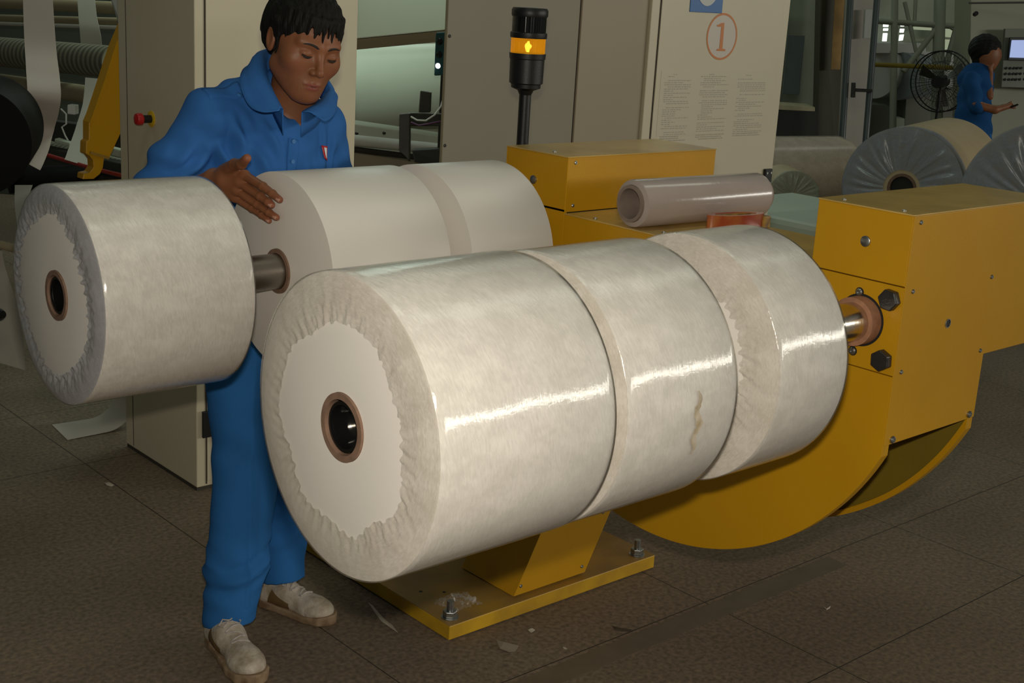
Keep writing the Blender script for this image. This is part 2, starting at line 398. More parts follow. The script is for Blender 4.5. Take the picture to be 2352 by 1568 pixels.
paper_roll('paper_roll', 'film-wrapped paper roll at the left free end of the rear mandrel, bluish film end', .9685, 1.2690, YB, ZB, .2075, True, 23, group='paper rolls on the rear mandrel', rin=.150, endm=M_filmclear, lump=.009, bulge=.006, coff=(.006, .0))
paper_roll('paper_roll', 'bare white paper roll the worker in blue lays his hand on', 1.4466, 1.7488, YB, ZB, .2088, group='paper rolls on the rear mandrel', pm=M_paper_gloss)
paper_roll('paper_roll', 'bare white paper roll on the rear mandrel beside the rear yellow box', 1.8088, 2.0490, YB, ZB, .2080, group='paper rolls on the rear mandrel', pm=M_paper_gloss)
# brown smear: dried glue stain under the film of the middle front roll
def smear(th0, th1, xs, w, name, parent, R, c):
    v = []; f = []; n = 26; rg = np.random.RandomState(4)
    for i in range(n+1):
        th = math.radians(th0+(th1-th0)*i/n); ww = w*(.25+.75*math.sin(math.pi*i/n))*(.7+.5*rg.rand()); xc = xs+.004*math.sin(i*.6)+.010*i/n
        for s in (-1, 1): v.append((xc+s*ww/2, R*math.cos(th), R*math.sin(th)))
    for i in range(n): f.append((2*i, 2*i+1, 2*i+3, 2*i+2))
    return newobj(name, v, f, M_smear, parent, True, c)
M_smear = mat('brown_glue_smear', (.42, .33, .20), .4, col2=(.62, .54, .43), nscale=60)
r2c = (1.2890, YF, ZF)
so = smear(172, 201, .146, .015, 'glue_smear', r2, .2092, r2c)

def mandrel(name, label, x0, x1, y, z, mt):
    t = thing(name, label, 'mandrel', (x1, y, z))
    s = MB().lathe([(x0+.035, .0), (x0+.035, .0295), (x0+.006, .0295), (x0+.003, .0305), (x0+.003, .0345), (x0+.010, .0372), (x0+.03, .0375), (x0+.03, .0376), (x1, .0376), (x1, .0)], (0, y, z), n=72)
    s.build('shaft', mt, t, smooth=True)
    MB().lathe([(x0+.036, .0), (x0+.036, .0294), (x0+.0065, .0294), (x0+.0028, .0303), (x0+.0028, .0352), (x0+.012, .0378), (x0+.024, .0378), (x0+.024, .030), (x0+.05, .030), (x0+.05, .0)], (0, y, z), n=72, closed=False).build('end_cap', M_blackgloss, t, smooth=True)
    return t
mandrel('mandrel', 'steel mandrel carrying the three front film-wrapped rolls', .9525, 2.20, YF, ZF, M_steel)
mandrel('mandrel', 'steel mandrel carrying the rear rolls in front of the worker', .9655, 2.20, YB, ZB, M_steelgrey)

# ================================================================= YELLOW WINDING TURRET
XP = 2.155; CY, CZ, RD = 1.8625, 1.0807, .628
Y0, Y1 = 1.2930, 2.4320; BI0, BI1 = 1.505, 2.215
tur = thing('winding_turret', 'yellow two-armed winding turret with bearing boxes and round front plate', 'winding machine', (2.3, CY, .453))
def arc_pts(n=60, rad=RD, ylo=Y0, yhi=Y1):
    a0 = math.acos((ylo-CY)/rad); a1 = math.acos((yhi-CY)/rad); pts = []
    for i in range(n+1):
        th = 2*math.pi-a0+(2*math.pi-a1-(2*math.pi-a0))*i/n if False else -(a0+(a1-a0)*i/n)
        pts.append((CY+rad*math.cos(th), CZ+rad*math.sin(th)))
    return pts
A = arc_pts()
# lower round plate (below the bearing plates)
low = [(Y0, .9775)]+A+[(Y1, .9775), (BI1, .9775), (BI1, 1.140), (BI0, 1.140), (BI0, .9775)]
fp = MB().prism(low, 0, XP, XP+.008).build('round_front_plate', M_yellow, tur, bevel=.001)
rim_in = arc_pts(rad=RD-.012)
rimp = A+rim_in[::-1]
MB().prism(rimp, 0, XP+.008, XP+.022).build('front_rim', M_yellow, tur)
# rear plate with its rim flange facing forward
XR = 2.480
rear = [(Y0, .9775)]+A+[(Y1, .9775), (BI1, 1.12), (BI0, 1.12)]
MB().prism(rear, 0, XR, XR+.008).build('round_rear_plate', M_yellow, tur, bevel=.001)
MB().prism(rimp, 0, XR-.014, XR).build('rear_rim', M_yellow, tur)
M_olive = mat('olive_painted_shade', (.20, .135, .006), .6, noise=.15, nscale=6)  # darker sheet added to paint the shade on the rear plate's inner face
shade_arc = arc_pts(rad=RD-.013); MB().prism([(Y0+.02, .90)]+[p for p in shade_arc if p[1] < .90]+[(Y1-.02, .90)], 0, XR-.003, XR-.0002).build('painted_shade_sheet', M_olive, tur)
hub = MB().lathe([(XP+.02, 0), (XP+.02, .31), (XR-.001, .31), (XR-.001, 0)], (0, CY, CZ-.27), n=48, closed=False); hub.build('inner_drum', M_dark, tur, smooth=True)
# bearing plates
for yb0, yb1, nm in ((Y0, BI0-.001, 'front'), (BI1+.001, Y1, 'rear')):
    MB().box(XP, XP+.008, yb0, yb1, .9795, 1.1515).build('bearing_plate', M_yellow, tur, bevel=.0008)
# upper boxes
def upper_box(y0, y1, zt, xe, zb=1.1535):
    b = MB().box(XP, xe, y0, y1, zb, zt-.003).build('upper_box', M_yellow, tur, bevel=.0015)
    l = MB().box(XP-.0015, xe+.001, y0-.0015, y1+.0015, zt-.003, zt).build('box_lid', M_yellowtop, tur, bevel=.001)
    return b
upper_box(Y0, BI0, 1.290, 2.690); upper_box(BI1, Y1, 1.277, 2.690, 1.1445)
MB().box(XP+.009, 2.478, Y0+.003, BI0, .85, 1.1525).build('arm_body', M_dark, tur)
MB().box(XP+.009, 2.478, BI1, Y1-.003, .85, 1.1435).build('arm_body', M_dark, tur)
MB().box(2.479, 2.688, Y0+.003, BI0-.002, .979, 1.1528).build('box_belly', M_yellow, tur)
MB().box(2.490, 2.688, BI1+.002, Y1-.003, .979, 1.1438).build('box_belly', M_yellow, tur)
side = [(.9775, 2.690), (.9775, XR+.008), (.8405, XR+.008), (.8385, XP), (1.287, XP), (1.287, 2.690)]
MB().prism(side, 1, Y0-.0022, Y0-.0002).build('side_panel', M_yellow, tur, bevel=.0006)
side2 = [(.9775, 2.690), (.9775, XR+.008), (.8405, XR+.008), (.8385, XP), (1.274, XP), (1.274, 2.690)]
MB().prism(side2, 1, Y1+.0002, Y1+.0022).build('side_panel', M_yellow, tur, bevel=.0006)
MB().box(XP-.001, 2.500, BI0+.0005, BI1-.0005, 1.140, 1.143).build('table_top', M_yellowtop, tur, bevel=.0008)
# bearing openings and red-brown core stubs
for (y, z, mm) in ((YF, ZF, M_cardred), (YB, ZB, M_cardred)):
    MB().lathe([(XP-.001, .0), (XP-.001, .0515), (XP+.001, .0515), (XP+.001, 0)], (0, y, z), n=64, closed=False).build('bearing_gap', M_dark, tur)
    MB().lathe([(XP-.030, .0377), (XP-.030, .0472), (XP-.001, .0472), (XP-.001, .0377)], (0, y, z), n=64).build('bearing_ring', mm, tur, smooth=True)
def hexbolt(parent, x, y, z, r=.0215, h=.016, rot=.1, name='hex_bolt', m=M_blackmetal):
    MB().hexa((x-h, y, z), 0, r, h, rot).build(name, m, parent, bevel=.002)
for (y, z, rr) in ((1.3165, 1.125, .12), (1.3165, 1.0065, .45), (2.286, 1.105, .3), (2.286, .985, .2)): hexbolt(tur, XP, y, z, rot=rr)
def screw(parent, c, axis=0, sgn=-1, r=.0055, h=.003, name='screw', m=M_zinc):
    c = list(c); p = [(0, 0), (0, r), (h*.5, r), (h, r*.7), (h, r*.45), (h*.5, r*.4), (h*.5, 0)]
    prof = [(sgn*a, b) for a, b in p]
    MB().lathe(prof, c, axis, 20, closed=False).build(name, m, parent, smooth=True)
for c in ((XP, 1.3875, 1.1245), (XP, 1.386, 1.0075)):
    MB().lathe([(-.0002, 0), (-.0006, .0095), (0, .0095)], c, 0, 24, closed=False).build('screw_recess', M_dark, tur)
    screw(tur, c, r=.0075, h=.005)
for c in ((XP, 1.388, 1.224), (XP, 2.330, 1.207)):
    MB().lathe([(0, .0105), (-.003, .0105), (-.004, .009), (-.004, 0)], c, 0, 32, closed=False).build('round_cap', M_zinc, tur, smooth=True)
for (x, z) in ((2.177, 1.275), (2.182, 1.143), (2.180, .985), (2.472, 1.142), (2.472, .987)): screw(tur, (x, Y0-.0022, z), 1, -1, r=.0045, h=.003)
for (x, z) in ((2.466, .850), (2.182, .848)): screw(tur, (x, Y0-.0022, z), 1, -1, r=.0075, h=.005)
MB().lathe([(0, .0095), (.0, .0), ], (2.327, Y0-.0024, 1.063), 1, 28, closed=False).build('side_hole', M_dark, tur)
MB().lathe([(0, .0095), (-.0012, .0095), (-.0012, .0078), (0, .0078)], (2.327, Y0-.0023, 1.063), 1, 28).build('hole_ring', M_zinc, tur)
for (x, y) in ((2.185, 1.468), (2.182, 1.332)): screw(tur, (x, y, 1.290), 2, 1, r=.0045, h=.002)
for (x, y, z) in ((2.19, 2.30, 1.277), (2.173, 2.13, 1.143), (2.19, 1.93, 1.143), (2.48, 1.90, 1.143)): screw(tur, (x, y, z), 2, 1, r=.005, h=.0025)
for z in (1.262, 1.160): screw(tur, (2.180, BI1, z), 1, -1, r=.0045, h=.003)

# ================================================================= PEDESTAL
ped = thing('pedestal', 'yellow steel base plate bolted to the floor with a slanted column under the rolls', 'machine base', (2.386, 2.8, 0))
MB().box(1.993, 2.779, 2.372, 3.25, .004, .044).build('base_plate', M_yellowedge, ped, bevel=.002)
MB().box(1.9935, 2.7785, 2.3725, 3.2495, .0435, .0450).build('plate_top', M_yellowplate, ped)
z0 = .048
def px_(z): return (z-.066)*.53
colp = [(2.240, z0), (2.505, z0), (2.505+px_(.92), .92), (2.240+px_(.92), .92)]
# column: parallelogram in x,z extruded along y
MB().prism([(p[1], p[0]) for p in colp], 1, 2.402, 2.625).build('slanted_column', M_yellow, ped, bevel=.001)
frontp = [(2.238, z0+.002), (2.510, z0+.002), (2.510+px_(.90), .90), (2.238+px_(.90), .90)]
MB().prism([(p[1], p[0]) for p in frontp], 1, 2.3975, 2.4015).build('column_cover', M_yellow, ped, bevel=.001)
for (x, z) in ((2.262, .075), (2.496, .072), (2.330, .232), (2.566, .222)): screw(ped, (x, 2.3975, z), 1, -1, r=.005, h=.003)
MB().box(2.502, 2.95, 1.70, 2.85, .72, .96).build('pivot_housing', M_yellow, ped, bevel=.004)
MB().lathe([(2.489, .0), (2.489, .14), (2.505, .14), (2.505, 0)], (0, CY, .86), n=40, closed=False).build('pivot_bearing', M_blackmetal, ped, smooth=True)
def anchor(x, y):
    MB().lathe([(.045, .0), (.045, .024), (.048, .024), (.048, 0)], (x, y, 0), 2, 28, closed=False).build('washer', M_zinc, ped, smooth=True)
    MB().hexa((x, y, .048), 2, .0195, .017, .3).build('anchor_nut', M_zinc, ped, bevel=.0015)
    MB().cyl((x, y, .06), (x, y, .092), .0095, 20).build('anchor_bolt', M_zinc, ped, auto=True)
for x, y in ((2.026, 2.412), (2.735, 2.405), (2.026, 3.20), (2.735, 3.20)): anchor(x, y)
for x, y in ((2.055, 2.575), (2.105, 2.535)):
    MB().lathe([(.0453, 0), (.0453, .005)], (x, y, 0), 2, 16, closed=False).build('bolt_hole', M_dark, ped)
for k in range(5):
    MB().box(2.03+.17*k, 2.09+.17*k, 2.40, 2.46, 0, .005).build('levelling_shim', M_dkmetal, ped)
# black rubber foot cushion beside column
MB().tube([(2.236, 2.575, .17), (2.205, 2.575, .17)], .018, 20).build('black_plug', M_black, ped, auto=True)

# ================================================================= TABLE ITEMS
def cling_roll():
    a = np.array([2.165, 2.012, 0]); b = np.array([2.585, 1.985, 0]); R = .0545; zc = 1.143+R
    d = b-a; Ln = np.linalg.norm(d); ang = math.atan2(d[1], d[0])
    t = thing('stretch_film_roll', 'pinkish clear stretch film roll lying on the yellow table', 'film roll', (a[0], a[1], zc))
    for (nm, prof, mm) in (('wound_film', [(0, .0425), (.004, .053), (.008, R), (Ln*.5, R), (Ln-.012, R), (Ln-.004, R-.002), (Ln, .0425)], M_wound),
                           ('cardboard_tube', [(-.006, .0345), (-.006, .0420), (Ln+.012, .0420), (Ln+.012, .0345)], M_tubein)):
        o = MB().lathe(prof, n=64).build(nm, mm, t, smooth=True); o.rotation_euler = (0, 0, ang); o.location = (a[0], a[1], zc)
    return t
M_wound = mat('wound_film', (.46, .38, .34), .2, spec=.6, noise=.08, nscale=5, coat=.15, bump=.12, bscale=40, stretch=(1, .1, .1))
M_tubein = mat('grey_brown_tube', (.27, .20, .16), .8, noise=.1, nscale=60)
cling_roll()
M_tapebox = mat('red_printed_tape', (.34, .05, .022), .3, spec=.5, col2=(.42, .13, .035), nscale=25, coat=.5)
M_tapeend = mat('yellow_brown_tape', (.45, .26, .05), .4, col2=(.13, .07, .03), nscale=45)
tp = thing('tape_roll', 'orange-red printed packing tape roll lying flat on the yellow table', 'tape', (2.40, 1.90, 1.143))
c = np.array([2.395, 1.895]); 
def ovalring(r0, r1, z0, z1, sx=1.0, sy=.30, n=56, ang=-.2):
    v = []; f = []
    for k in range(n):
        th = 2*math.pi*k/n
        for (r, z) in ((r0, z0), (r1, z0), (r1, z1), (r0, z1)):
            p = (r*math.cos(th)*sx, r*math.sin(th)*sy); ca, sa = math.cos(ang), math.sin(ang)
            v.append((c[0]+p[0]*ca-p[1]*sa, c[1]+p[0]*sa+p[1]*ca, z))
    for k in range(n):
        k2 = (k+1) % n
        for i in range(4): f.append((4*k+i, 4*k+(i+1) % 4, 4*k2+(i+1) % 4, 4*k2+i))
    return v, f
MB().add(*ovalring(.060, .082, 1.143, 1.178)).build('tape_winding', M_tapebox, tp, auto=True)
MB().add(*ovalring(.056, .0605, 1.143, 1.176)).build('tape_core', M_tapeend, tp, auto=True)
txt = MB()
for k in range(9): txt.box(2.325+.013*k, 2.334+.013*k, 1.822, 1.8222, 1.157, 1.163)
txt2 = MB().box(2.462, 2.486, 1.862, 1.888, 1.1435, 1.172); txt2.build('folded_tape_end', M_tapeend, tp, bevel=.003)

# ================================================================= SIGNAL TOWER
tw = thing('signal_tower', 'black signal tower lamp with a lit amber section behind the rear yellow box', 'signal light', (2.437, 2.69, .045))
X, Y = 2.437, 2.69
MB().cyl((X, Y, .045), (X, Y, 1.405), .0165, 20).build('pole', M_black, tw, auto=True)
MB().lathe([(1.372, .0), (1.372, .016), (1.385, .022), (1.392, .040), (1.402, .041), (1.405, .046), (1.468, .047), (1.470, .049), (1.484, .050), (1.484, 0)], (X, Y, 0), 2, 48, closed=False).build('socket', M_black, tw, smooth=True)
t = NT('amber_lens'); b = t.b; b.inputs['Base Color'].default_value = (.95, .42, .01, 1); b.inputs['Roughness'].default_value = .12
b.inputs['Emission Color'].default_value = (1, .42, .01, 1); b.inputs['Emission Strength'].default_value = .18; b.inputs['Transmission Weight'].default_value = .55; b.inputs['IOR'].default_value = 1.1; b.inputs['Coat Weight'].default_value = .5
M_amber = t.m
M_bulb = mat('lit_bulb', (1, .9, .6), .3, emit=(1, .8, .45), estr=3)
def lens(z0, z1, r):
    n = 96; v = []; f = []
    for z in (z0, z1):
        for k in range(n):
            th = 2*math.pi*k/n; rr = r*(1+.012*(k % 2)); v.append((X+rr*math.cos(th), Y+rr*math.sin(th), z))
    for k in range(n): f.append((k, (k+1) % n, n+(k+1) % n, n+k))
    return MB().add(v, f)
lens(1.484, 1.524, .0462).build('amber_lens', M_amber, tw)
MB().lathe([(1.487, 0), (1.487, .004), (1.497, .006), (1.503, .009), (1.508, .006), (1.516, .002), (1.516, 0)], (X, Y, 0), 2, 20, closed=False).build('lit_bulb', M_bulb, tw, smooth=True)
MB().lathe([(1.524, 0), (1.524, .049), (1.528, .050), (1.538, .050), (1.540, .047), (1.540, 0)], (X, Y, 0), 2, 48, closed=False).build('collar', M_black, tw, smooth=True)
lens(1.540, 1.580, .0455).build('dark_lens', M_blackgloss, tw)
MB().lathe([(1.580, 0), (1.580, .048), (1.584, .0495), (1.597, .0495), (1.603, .046), (1.604, 0)], (X, Y, 0), 2, 48, closed=False).build('cap', M_black, tw, smooth=True)

# ================================================================= CABINETS
YC = 3.65
cl = thing('control_cabinet', 'tall cream cabinet with an emergency stop button behind the worker', 'cabinet', (2.25, 3.9, 0))
MB().box(1.957, 2.548, YC, 4.165, .012, 2.45).build('cabinet_body', M_cream, cl, bevel=.003)
MB().box(1.9925, 2.544, YC-.006, YC-.0005, .30, 2.44).build('door', M_cream, cl, bevel=.0015)
MB().box(1.9925, 2.544, YC-.006, YC-.0005, .03, .297).build('lower_panel', M_cream, cl, bevel=.0015)
MB().box(1.9895, 1.9925, YC-.004, YC-.0001, .02, 2.44).build('door_gap', M_seam, cl)
MB().box(1.9560, 1.9569, 4.105, 4.108, .02, 2.44).build('side_seam', M_seam, cl)
MB().box(1.958, 2.547, YC+.003, 4.16, 0, .013).build('plinth', M_seam, cl)
MB().box(1.972, 2.016, YC-.016, YC-.006, .185, .275).build('hinge', M_black, cl, bevel=.002)
MB().cyl((2.04, YC-.006, .07), (2.04, YC-.012, .07), .008, 16).build('key_lock', M_black, cl, auto=True)
MB().cyl((1.9560, 4.143, .74+.0), (1.9545, 4.143, .74), .006, 14).build('side_screw', M_black, cl)
es = onp(348, 273, 0, 1.956)
MB().lathe([(0, .0), (0, .026), (-.002, .026), (-.003, .024), (-.003, 0)], es, 0, 40, closed=False).build('yellow_disc', M_yellowlabel, cl, smooth=True)
MB().lathe([(-.003, .0), (-.003, .0125), (-.032, .0125), (-.032, 0)], es, 0, 32, closed=False).build('button_stem', M_black, cl, smooth=True)
MB().lathe([(-.030, .0), (-.030, .013), (-.035, .019), (-.047, .0195), (-.053, .017), (-.056, 0)], es, 0, 40, closed=False).build('emergency_knob', M_red, cl, smooth=True)

# beige panels of the winding machine to the right of the opening
YP = 3.668
pm = thing('machine_side_panels', 'tall plain beige machine panels between the opening and the numbered door', 'machine panel', (3.4, 3.95, 0))
a0 = onp(1030, 0, 1, YP)[0]; a1 = onp(1336, 0, 1, YP)[0]; a2 = onp(1500, 0, 1, YP)[0]
MB().box(a0, a1-.004, YP, YP+.015, 0, 2.5).build('panel', M_beigedark, pm, bevel=.003)
MB().box(a1+.003, 3.953, YP-.004, YP+.015, 0, 2.5).build('panel', M_beige, pm, bevel=.003)
MB().box(a1-.004, a1+.003, YP+.004, YP+.02, 0, 2.5).build('panel_gap', M_seam, pm)
for q in ((1036.5, 83), (1024, 334)):
    s_ = onp(*q, 1, YP); screw(pm, (a0+.012, YP, s_[2]), 1, -1, r=.006, h=.003, m=M_dkmetal)

dr = thing('numbered_cabinet', 'tall cream cabinet door marked with an orange circled 1 and a sheet of instructions', 'cabinet', (4.42, 3.9, 0))
d0 = onp(1477, 348, 1, YC)[0]; dg = 4.004; d1 = onp(1797, 0, 1, YC)[0]; d2 = 4.842
MB().box(3.955, d2, YC, 4.15, 0, 2.5).build('cabinet_body', M_cream, dr, bevel=.003)
MB().box(dg+.003, 4.792, YC-.006, YC-.0005, .25, 2.45).build('door', M_cream, dr, bevel=.0015)
MB().box(dg-.0015, dg+.003, YC-.003, YC-.0002, .2, 2.45).build('door_gap', M_seam, dr)
MB().box(4.792, 4.7945, YC-.003, YC-.0002, .2, 2.45).build('door_gap', M_seam, dr)
hz = onp(1757, 408, 1, YC)
hg = MB().box(hz[0]-.025, hz[0]+.025, YC-.020, YC-.006, hz[2]-.042, hz[2]+.042).build('hinge', M_black, dr, bevel=.003)
for dx in (-.014, .014):
    for dz in (-.024, .024): MB().cyl((hz[0]+dx, YC-.020, hz[2]+dz), (hz[0]+dx, YC-.0225, hz[2]+dz), .0055, 14).build('hinge_screw', M_zinc, hg)
YD = YC-.006
M_orange = mat('orange_print', (.66, .22, .05), .5); M_labelwhite = mat('white_label', (.66, .58, .50), .45)
M_bluesign = mat('blue_sign', (.008, .13, .40), .4); M_lettergrey = mat('silver_letter', (.55, .56, .54), .4)
M_print = mat('faded_print', (.44, .395, .30), .5)
cc = onp(1658, 84, 1, YD); rx = (onp(1693, 84, 1, YD)[0]-onp(1623, 84, 1, YD)[0])/2; rz = (onp(1658, 31, 1, YD)[2]-onp(1658, 139, 1, YD)[2])/2
rz = .5*(rz+.1)if False else rz
def ell(cx, cz, a, b_, y, n=72): return [(cx+a*math.cos(2*math.pi*k/n), y, cz+b_*math.sin(2*math.pi*k/n)) for k in range(n)]
def ringmesh(cx, cz, a, b_, w, y, name, m, parent):
    n = 72; v = ell(cx, cz, a, b_, y)+ell(cx, cz, a-w, b_-w, y); f = [(k, (k+1) % n, n+(k+1) % n, n+k) for k in range(n)]
    return MB().add(v, f).build(name, m, parent)
nb = MB().add(ell(cc[0], cc[2], rx*.97, rz*.97, YD-.0006), [tuple(range(72))]).build('number_label', M_labelwhite, dr)
ringmesh(cc[0], cc[2], rx, rz, .0085, YD-.0012, 'orange_ring', M_orange, nb)
def q1(px, py): p = onp(px, py, 1, YD-.0014); return p
# serif numeral one
one = [(1646, 58), (1652, 56), (1657, 53), (1664, 52.5), (1659.5, 112), (1666, 113), (1666, 117.5), (1646, 117), (1646, 112.5), (1652, 112), (1657, 61), (1652, 61.5), (1648, 61)]
MB().add([q1(*p) for p in one], [tuple(range(len(one)))]).build('numeral_one', M_orange, nb)
# blue sign, only its lower part is in the frame
s0 = onp(1583, 27, 1, YD); s1 = onp(1657, 31, 1, YD); sz = s0[2]; sx0, sx1 = s0[0], s1[0]
w_ = sx1-sx0
sg = MB().box(sx0, sx1, YD-.003, YD, sz, sz+w_*1.15).build('blue_sign', M_bluesign, dr, bevel=.002)
lc = ((sx0+sx1)/2, sz+.58*w_); n = 60; v = []; f = []
for k in range(n+1):
    th = math.radians(55+ (360-80)*k/n)
    for r_ in (.25*w_, .36*w_): v.append((lc[0]+r_*math.cos(th), YD-.0042, lc[1]+1.25*r_*math.sin(th)))
for k in range(n): f.append((2*k, 2*k+1, 2*k+3, 2*k+2))
MB().add(v, f).build('sign_letter', M_lettergrey, sg)
# instruction sheet: three columns of small faded lines (too small to read)
pa, pb, pc, pd = onp(1517, 155, 1, YD), onp(1780, 155, 1, YD), onp(1755, 335, 1, YD), onp(1495, 335, 1, YD)
M_sheet = mat('clear_sheet', (.675, .60, .445), .3)
sh = MB().box(4.035, 4.765, YD-.0008, YD-.0001, 1.10, pa[2]-.01).build('instruction_sheet', M_sheet, dr)
rg = np.random.RandomState(5)
for (cx0, cx1, zt, zb) in ((onp(1521, 250, 1, YD)[0], onp(1581, 250, 1, YD)[0], onp(1550, 172, 1, YD)[2], onp(1540, 326, 1, YD)[2]),
                           (onp(1603, 250, 1, YD)[0], onp(1668, 250, 1, YD)[0], onp(1620, 172, 1, YD)[2], onp(1620, 322, 1, YD)[2]),
                           (onp(1688, 250, 1, YD)[0], onp(1753, 250, 1, YD)[0], onp(1700, 174, 1, YD)[2], onp(1700, 314, 1, YD)[2])):
    z = zt; first = True; tx = MB()
    while z > zb:
        l0 = cx0+(.02 if not first and rg.rand() < .4 else .0)+(.05 if first else 0); l1 = cx0+(cx1-cx0)*(.45 if first else rg.choice([1, 1, .97, .9, .7, .5, .35]))
        x = l0
        while x < l1:
            wl = rg.uniform(.006, .02); tx.add([(x, YD-.0011, z), (min(x+wl, l1), YD-.0011, z), (min(x+wl, l1), YD-.0011, z+.0036), (x, YD-.0011, z+.0036)], [(0, 1, 2, 3)]); x += wl+rg.uniform(.002, .006)
        z -= rg.choice([.0085, .0085, .0085, .0085, .016]); first = False
    tx.build('printed_column', M_print, sh)

# ================================================================= OPENING BETWEEN THE CABINETS
M_web = mat('greenish_white_panel', (.70, .76, .64), .5, noise=.05, nscale=2)
M_drum = mat('satin_drum', (.46, .50, .42), .42, spec=.5, noise=.06, nscale=3)
om = thing('coating_machine', 'pale machine beam, drum and rails seen through the opening right of the worker', 'machine', (3.1, 5.3, 0))
def quadbar(name, m, corners, th, parent):
    """four 3-D corners of a plate and a thickness vector away from the viewer"""
    v = [np.array(c_, float) for c_ in corners]; t_ = np.array(th, float)
    return MB().add(v+[q+t_ for q in v], [(0, 1, 2, 3), (7, 6, 5, 4), (0, 4, 5, 1), (1, 5, 6, 2), (2, 6, 7, 3), (3, 7, 4, 0)]).build(name, m, parent, bevel=.004)
TB = (.10, .11, 0)
quadbar('top_beam', M_web, [at(780, -60, 5.0), at(1120, -60, 5.6), at(1120, 60, 5.6), at(780, 93, 5.0)], TB, om)
quadbar('beam_lip', M_beige, [at(780, 94, 5.0), at(1120, 61, 5.6), at(1120, 86, 5.66), at(780, 118, 5.06)], TB, om)
# drum: lit upper shoulder
p0 = at(700, 240, 5.75); p1 = at(1150, 215, 6.35)
MB().tube([p0, p1], .245, 64).build('drum', M_drum, om, auto=True)
quadbar('rear_plate', M_drum, [at(780, 280, 5.25), at(1130, 330, 5.8), at(1130, 420, 5.8), at(780, 330, 5.25)], TB, om)
MB().tube([at(760, 317, 5.1), at(1120, 352, 5.7)], .022, 20).build('rail', M_palegrey, om, auto=True)
MB().tube([at(760, 336, 5.12), at(1120, 382, 5.72)], .012, 12).build('dark_rail', M_dkmetal, om, auto=True)
quadbar('lower_plate', M_beigedark, [at(780, 345, 5.15), at(1130, 395, 5.75), at(1130, 520, 5.75), at(780, 500, 5.15)], TB, om)
for q in ((818, 306, 5.1), (881, 305, 5.2)):
    p = at(*q); screw(om, p, 1, -1, r=.006, h=.01, m=M_dkmetal)
quadbar('back_cover', M_greengrey, [at(760, -80, 7.2), at(1180, -80, 7.6), at(1180, 560, 7.6), at(760, 560, 7.2)], TB, om)
# teal signal box with one lit lamp
sb = thing('indicator_box', 'dark teal indicator box with two dark lamps and one lit white lamp', 'indicator light', at(1011, 172, 5.02))
ct = at(1011, 124, 5.02)
quadbar('housing', M_teal, [at(1001, 75, 5.02), at(1040, 73, 5.07), at(1036, 172, 5.07), at(997, 174, 5.02)], (.05, .055, 0), sb)
for (px, py, mm, nm) in ((1010, 96, M_blackgloss, 'dark_lamp'), (1009, 126, M_blackgloss, 'dark_lamp'), (1006, 152, M_lampwhite, 'lit_lamp')):
    p = at(px, py, 5.01); MB().tube([p, p-fw*.012, p-fw*.018], [.0125 if nm == 'dark_lamp' else .0095]*2+[.006], 24).build(nm, mm, sb, auto=True)
br = thing('cable_bracket', 'dark steel bracket with grey hoses beside the beige panel', 'bracket', at(940, 372, 5.07))
quadbar('upright', M_dkmetal, [at(917, 262, 5.07), at(942, 260, 5.08), at(941, 370, 5.08), at(916, 345, 5.07)], (.02, .02, 0), br)
quadbar('arm_plate', M_dkmetal, [at(942, 259, 5.10), at(1040, 262, 5.20), at(1040, 290, 5.20), at(942, 290, 5.10)], (.02, .02, 0), br)
quadbar('tall_plate', M_dkmetal, [at(965, 208, 5.22), at(990, 212, 5.24), at(988, 258, 5.24), at(961, 258, 5.22)], (.02, .02, 0), br)
quadbar('side_frame', M_dkmetal, [at(1012, 172, 5.27), at(1050, 172, 5.32), at(1050, 395, 5.32)*np.array([1, 1, 0]), at(1000, 395, 5.27)*np.array([1, 1, 0])], (.02, .02, 0), br)
quadbar('motor', M_black, [at(946, 345, 5.22), at(1040, 340, 5.27), at(1040, 385, 5.27), at(952, 372, 5.22)], (.05, .05, 0), br)
MB().tube([at(944, 268, 5.05), at(958, 276, 5.04), at(978, 277, 5.04), at(998, 264, 5.05), at(1013, 244, 5.08), at(1018, 226, 5.12)], .0036, 10).build('grey_hose', M_palegrey, br, smooth=True)
MB().tube([at(944, 281, 5.06), at(962, 288, 5.05), at(985, 284, 5.05), at(1016, 278, 5.08)], .0032, 10).build('purple_hose', mat('purple_hose', (.10, .03, .10), .5), br, smooth=True)

# ================================================================= LEFT BACKGROUND: ROLLER MACHINE
rm = thing('roller_machine', 'dark machine with stacked rollers at the left edge behind the strips', 'machine', at(120, 420, 5.6)*np.array([1, 1, 0]))
def stripe_mat():
    t = NT('grooved_grey_roller'); b = t.b; tc = t.N('ShaderNodeTexCoord')
    wv = t.N('ShaderNodeTexWave', Scale=9.0, wave_type='BANDS', bands_direction='X'); t.L(tc.outputs['Object'], wv.inputs['Vector'])
    rp = t.N('ShaderNodeValToRGB'); rp.color_ramp.elements[0].color = (.085, .085, .06, 1); rp.color_ramp.elements[1].color = (.20, .19, .14, 1)
    rp.color_ramp.elements[0].position = .35; rp.color_ramp.elements[1].position = .75
    t.L(wv.outputs['Fac'], rp.inputs[0]); t.L(rp.outputs[0], b.inputs['Base Color']); b.inputs['Roughness'].default_value = .55; return t.m
M_stripe = stripe_mat()
def roller(name, p0, p1, r, m, parent, n=32, r1=None):
    p0 = np.array(p0); p1 = np.array(p1); L = np.linalg.norm(p1-p0)
    o = MB().tube([(0, 0, 0), (L, 0, 0)], r if r1 is None else [r, r1], n).build(name, m, parent, auto=True)
    o.rotation_mode = 'QUATERNION'; o.rotation_quaternion = Vector(p1-p0).to_track_quat('X', 'Z'); o.location = p0
    return o
roller('grooved_roller', at(-120, 108, 6.0), at(268, 144, 5.05), .063, M_stripe, rm)
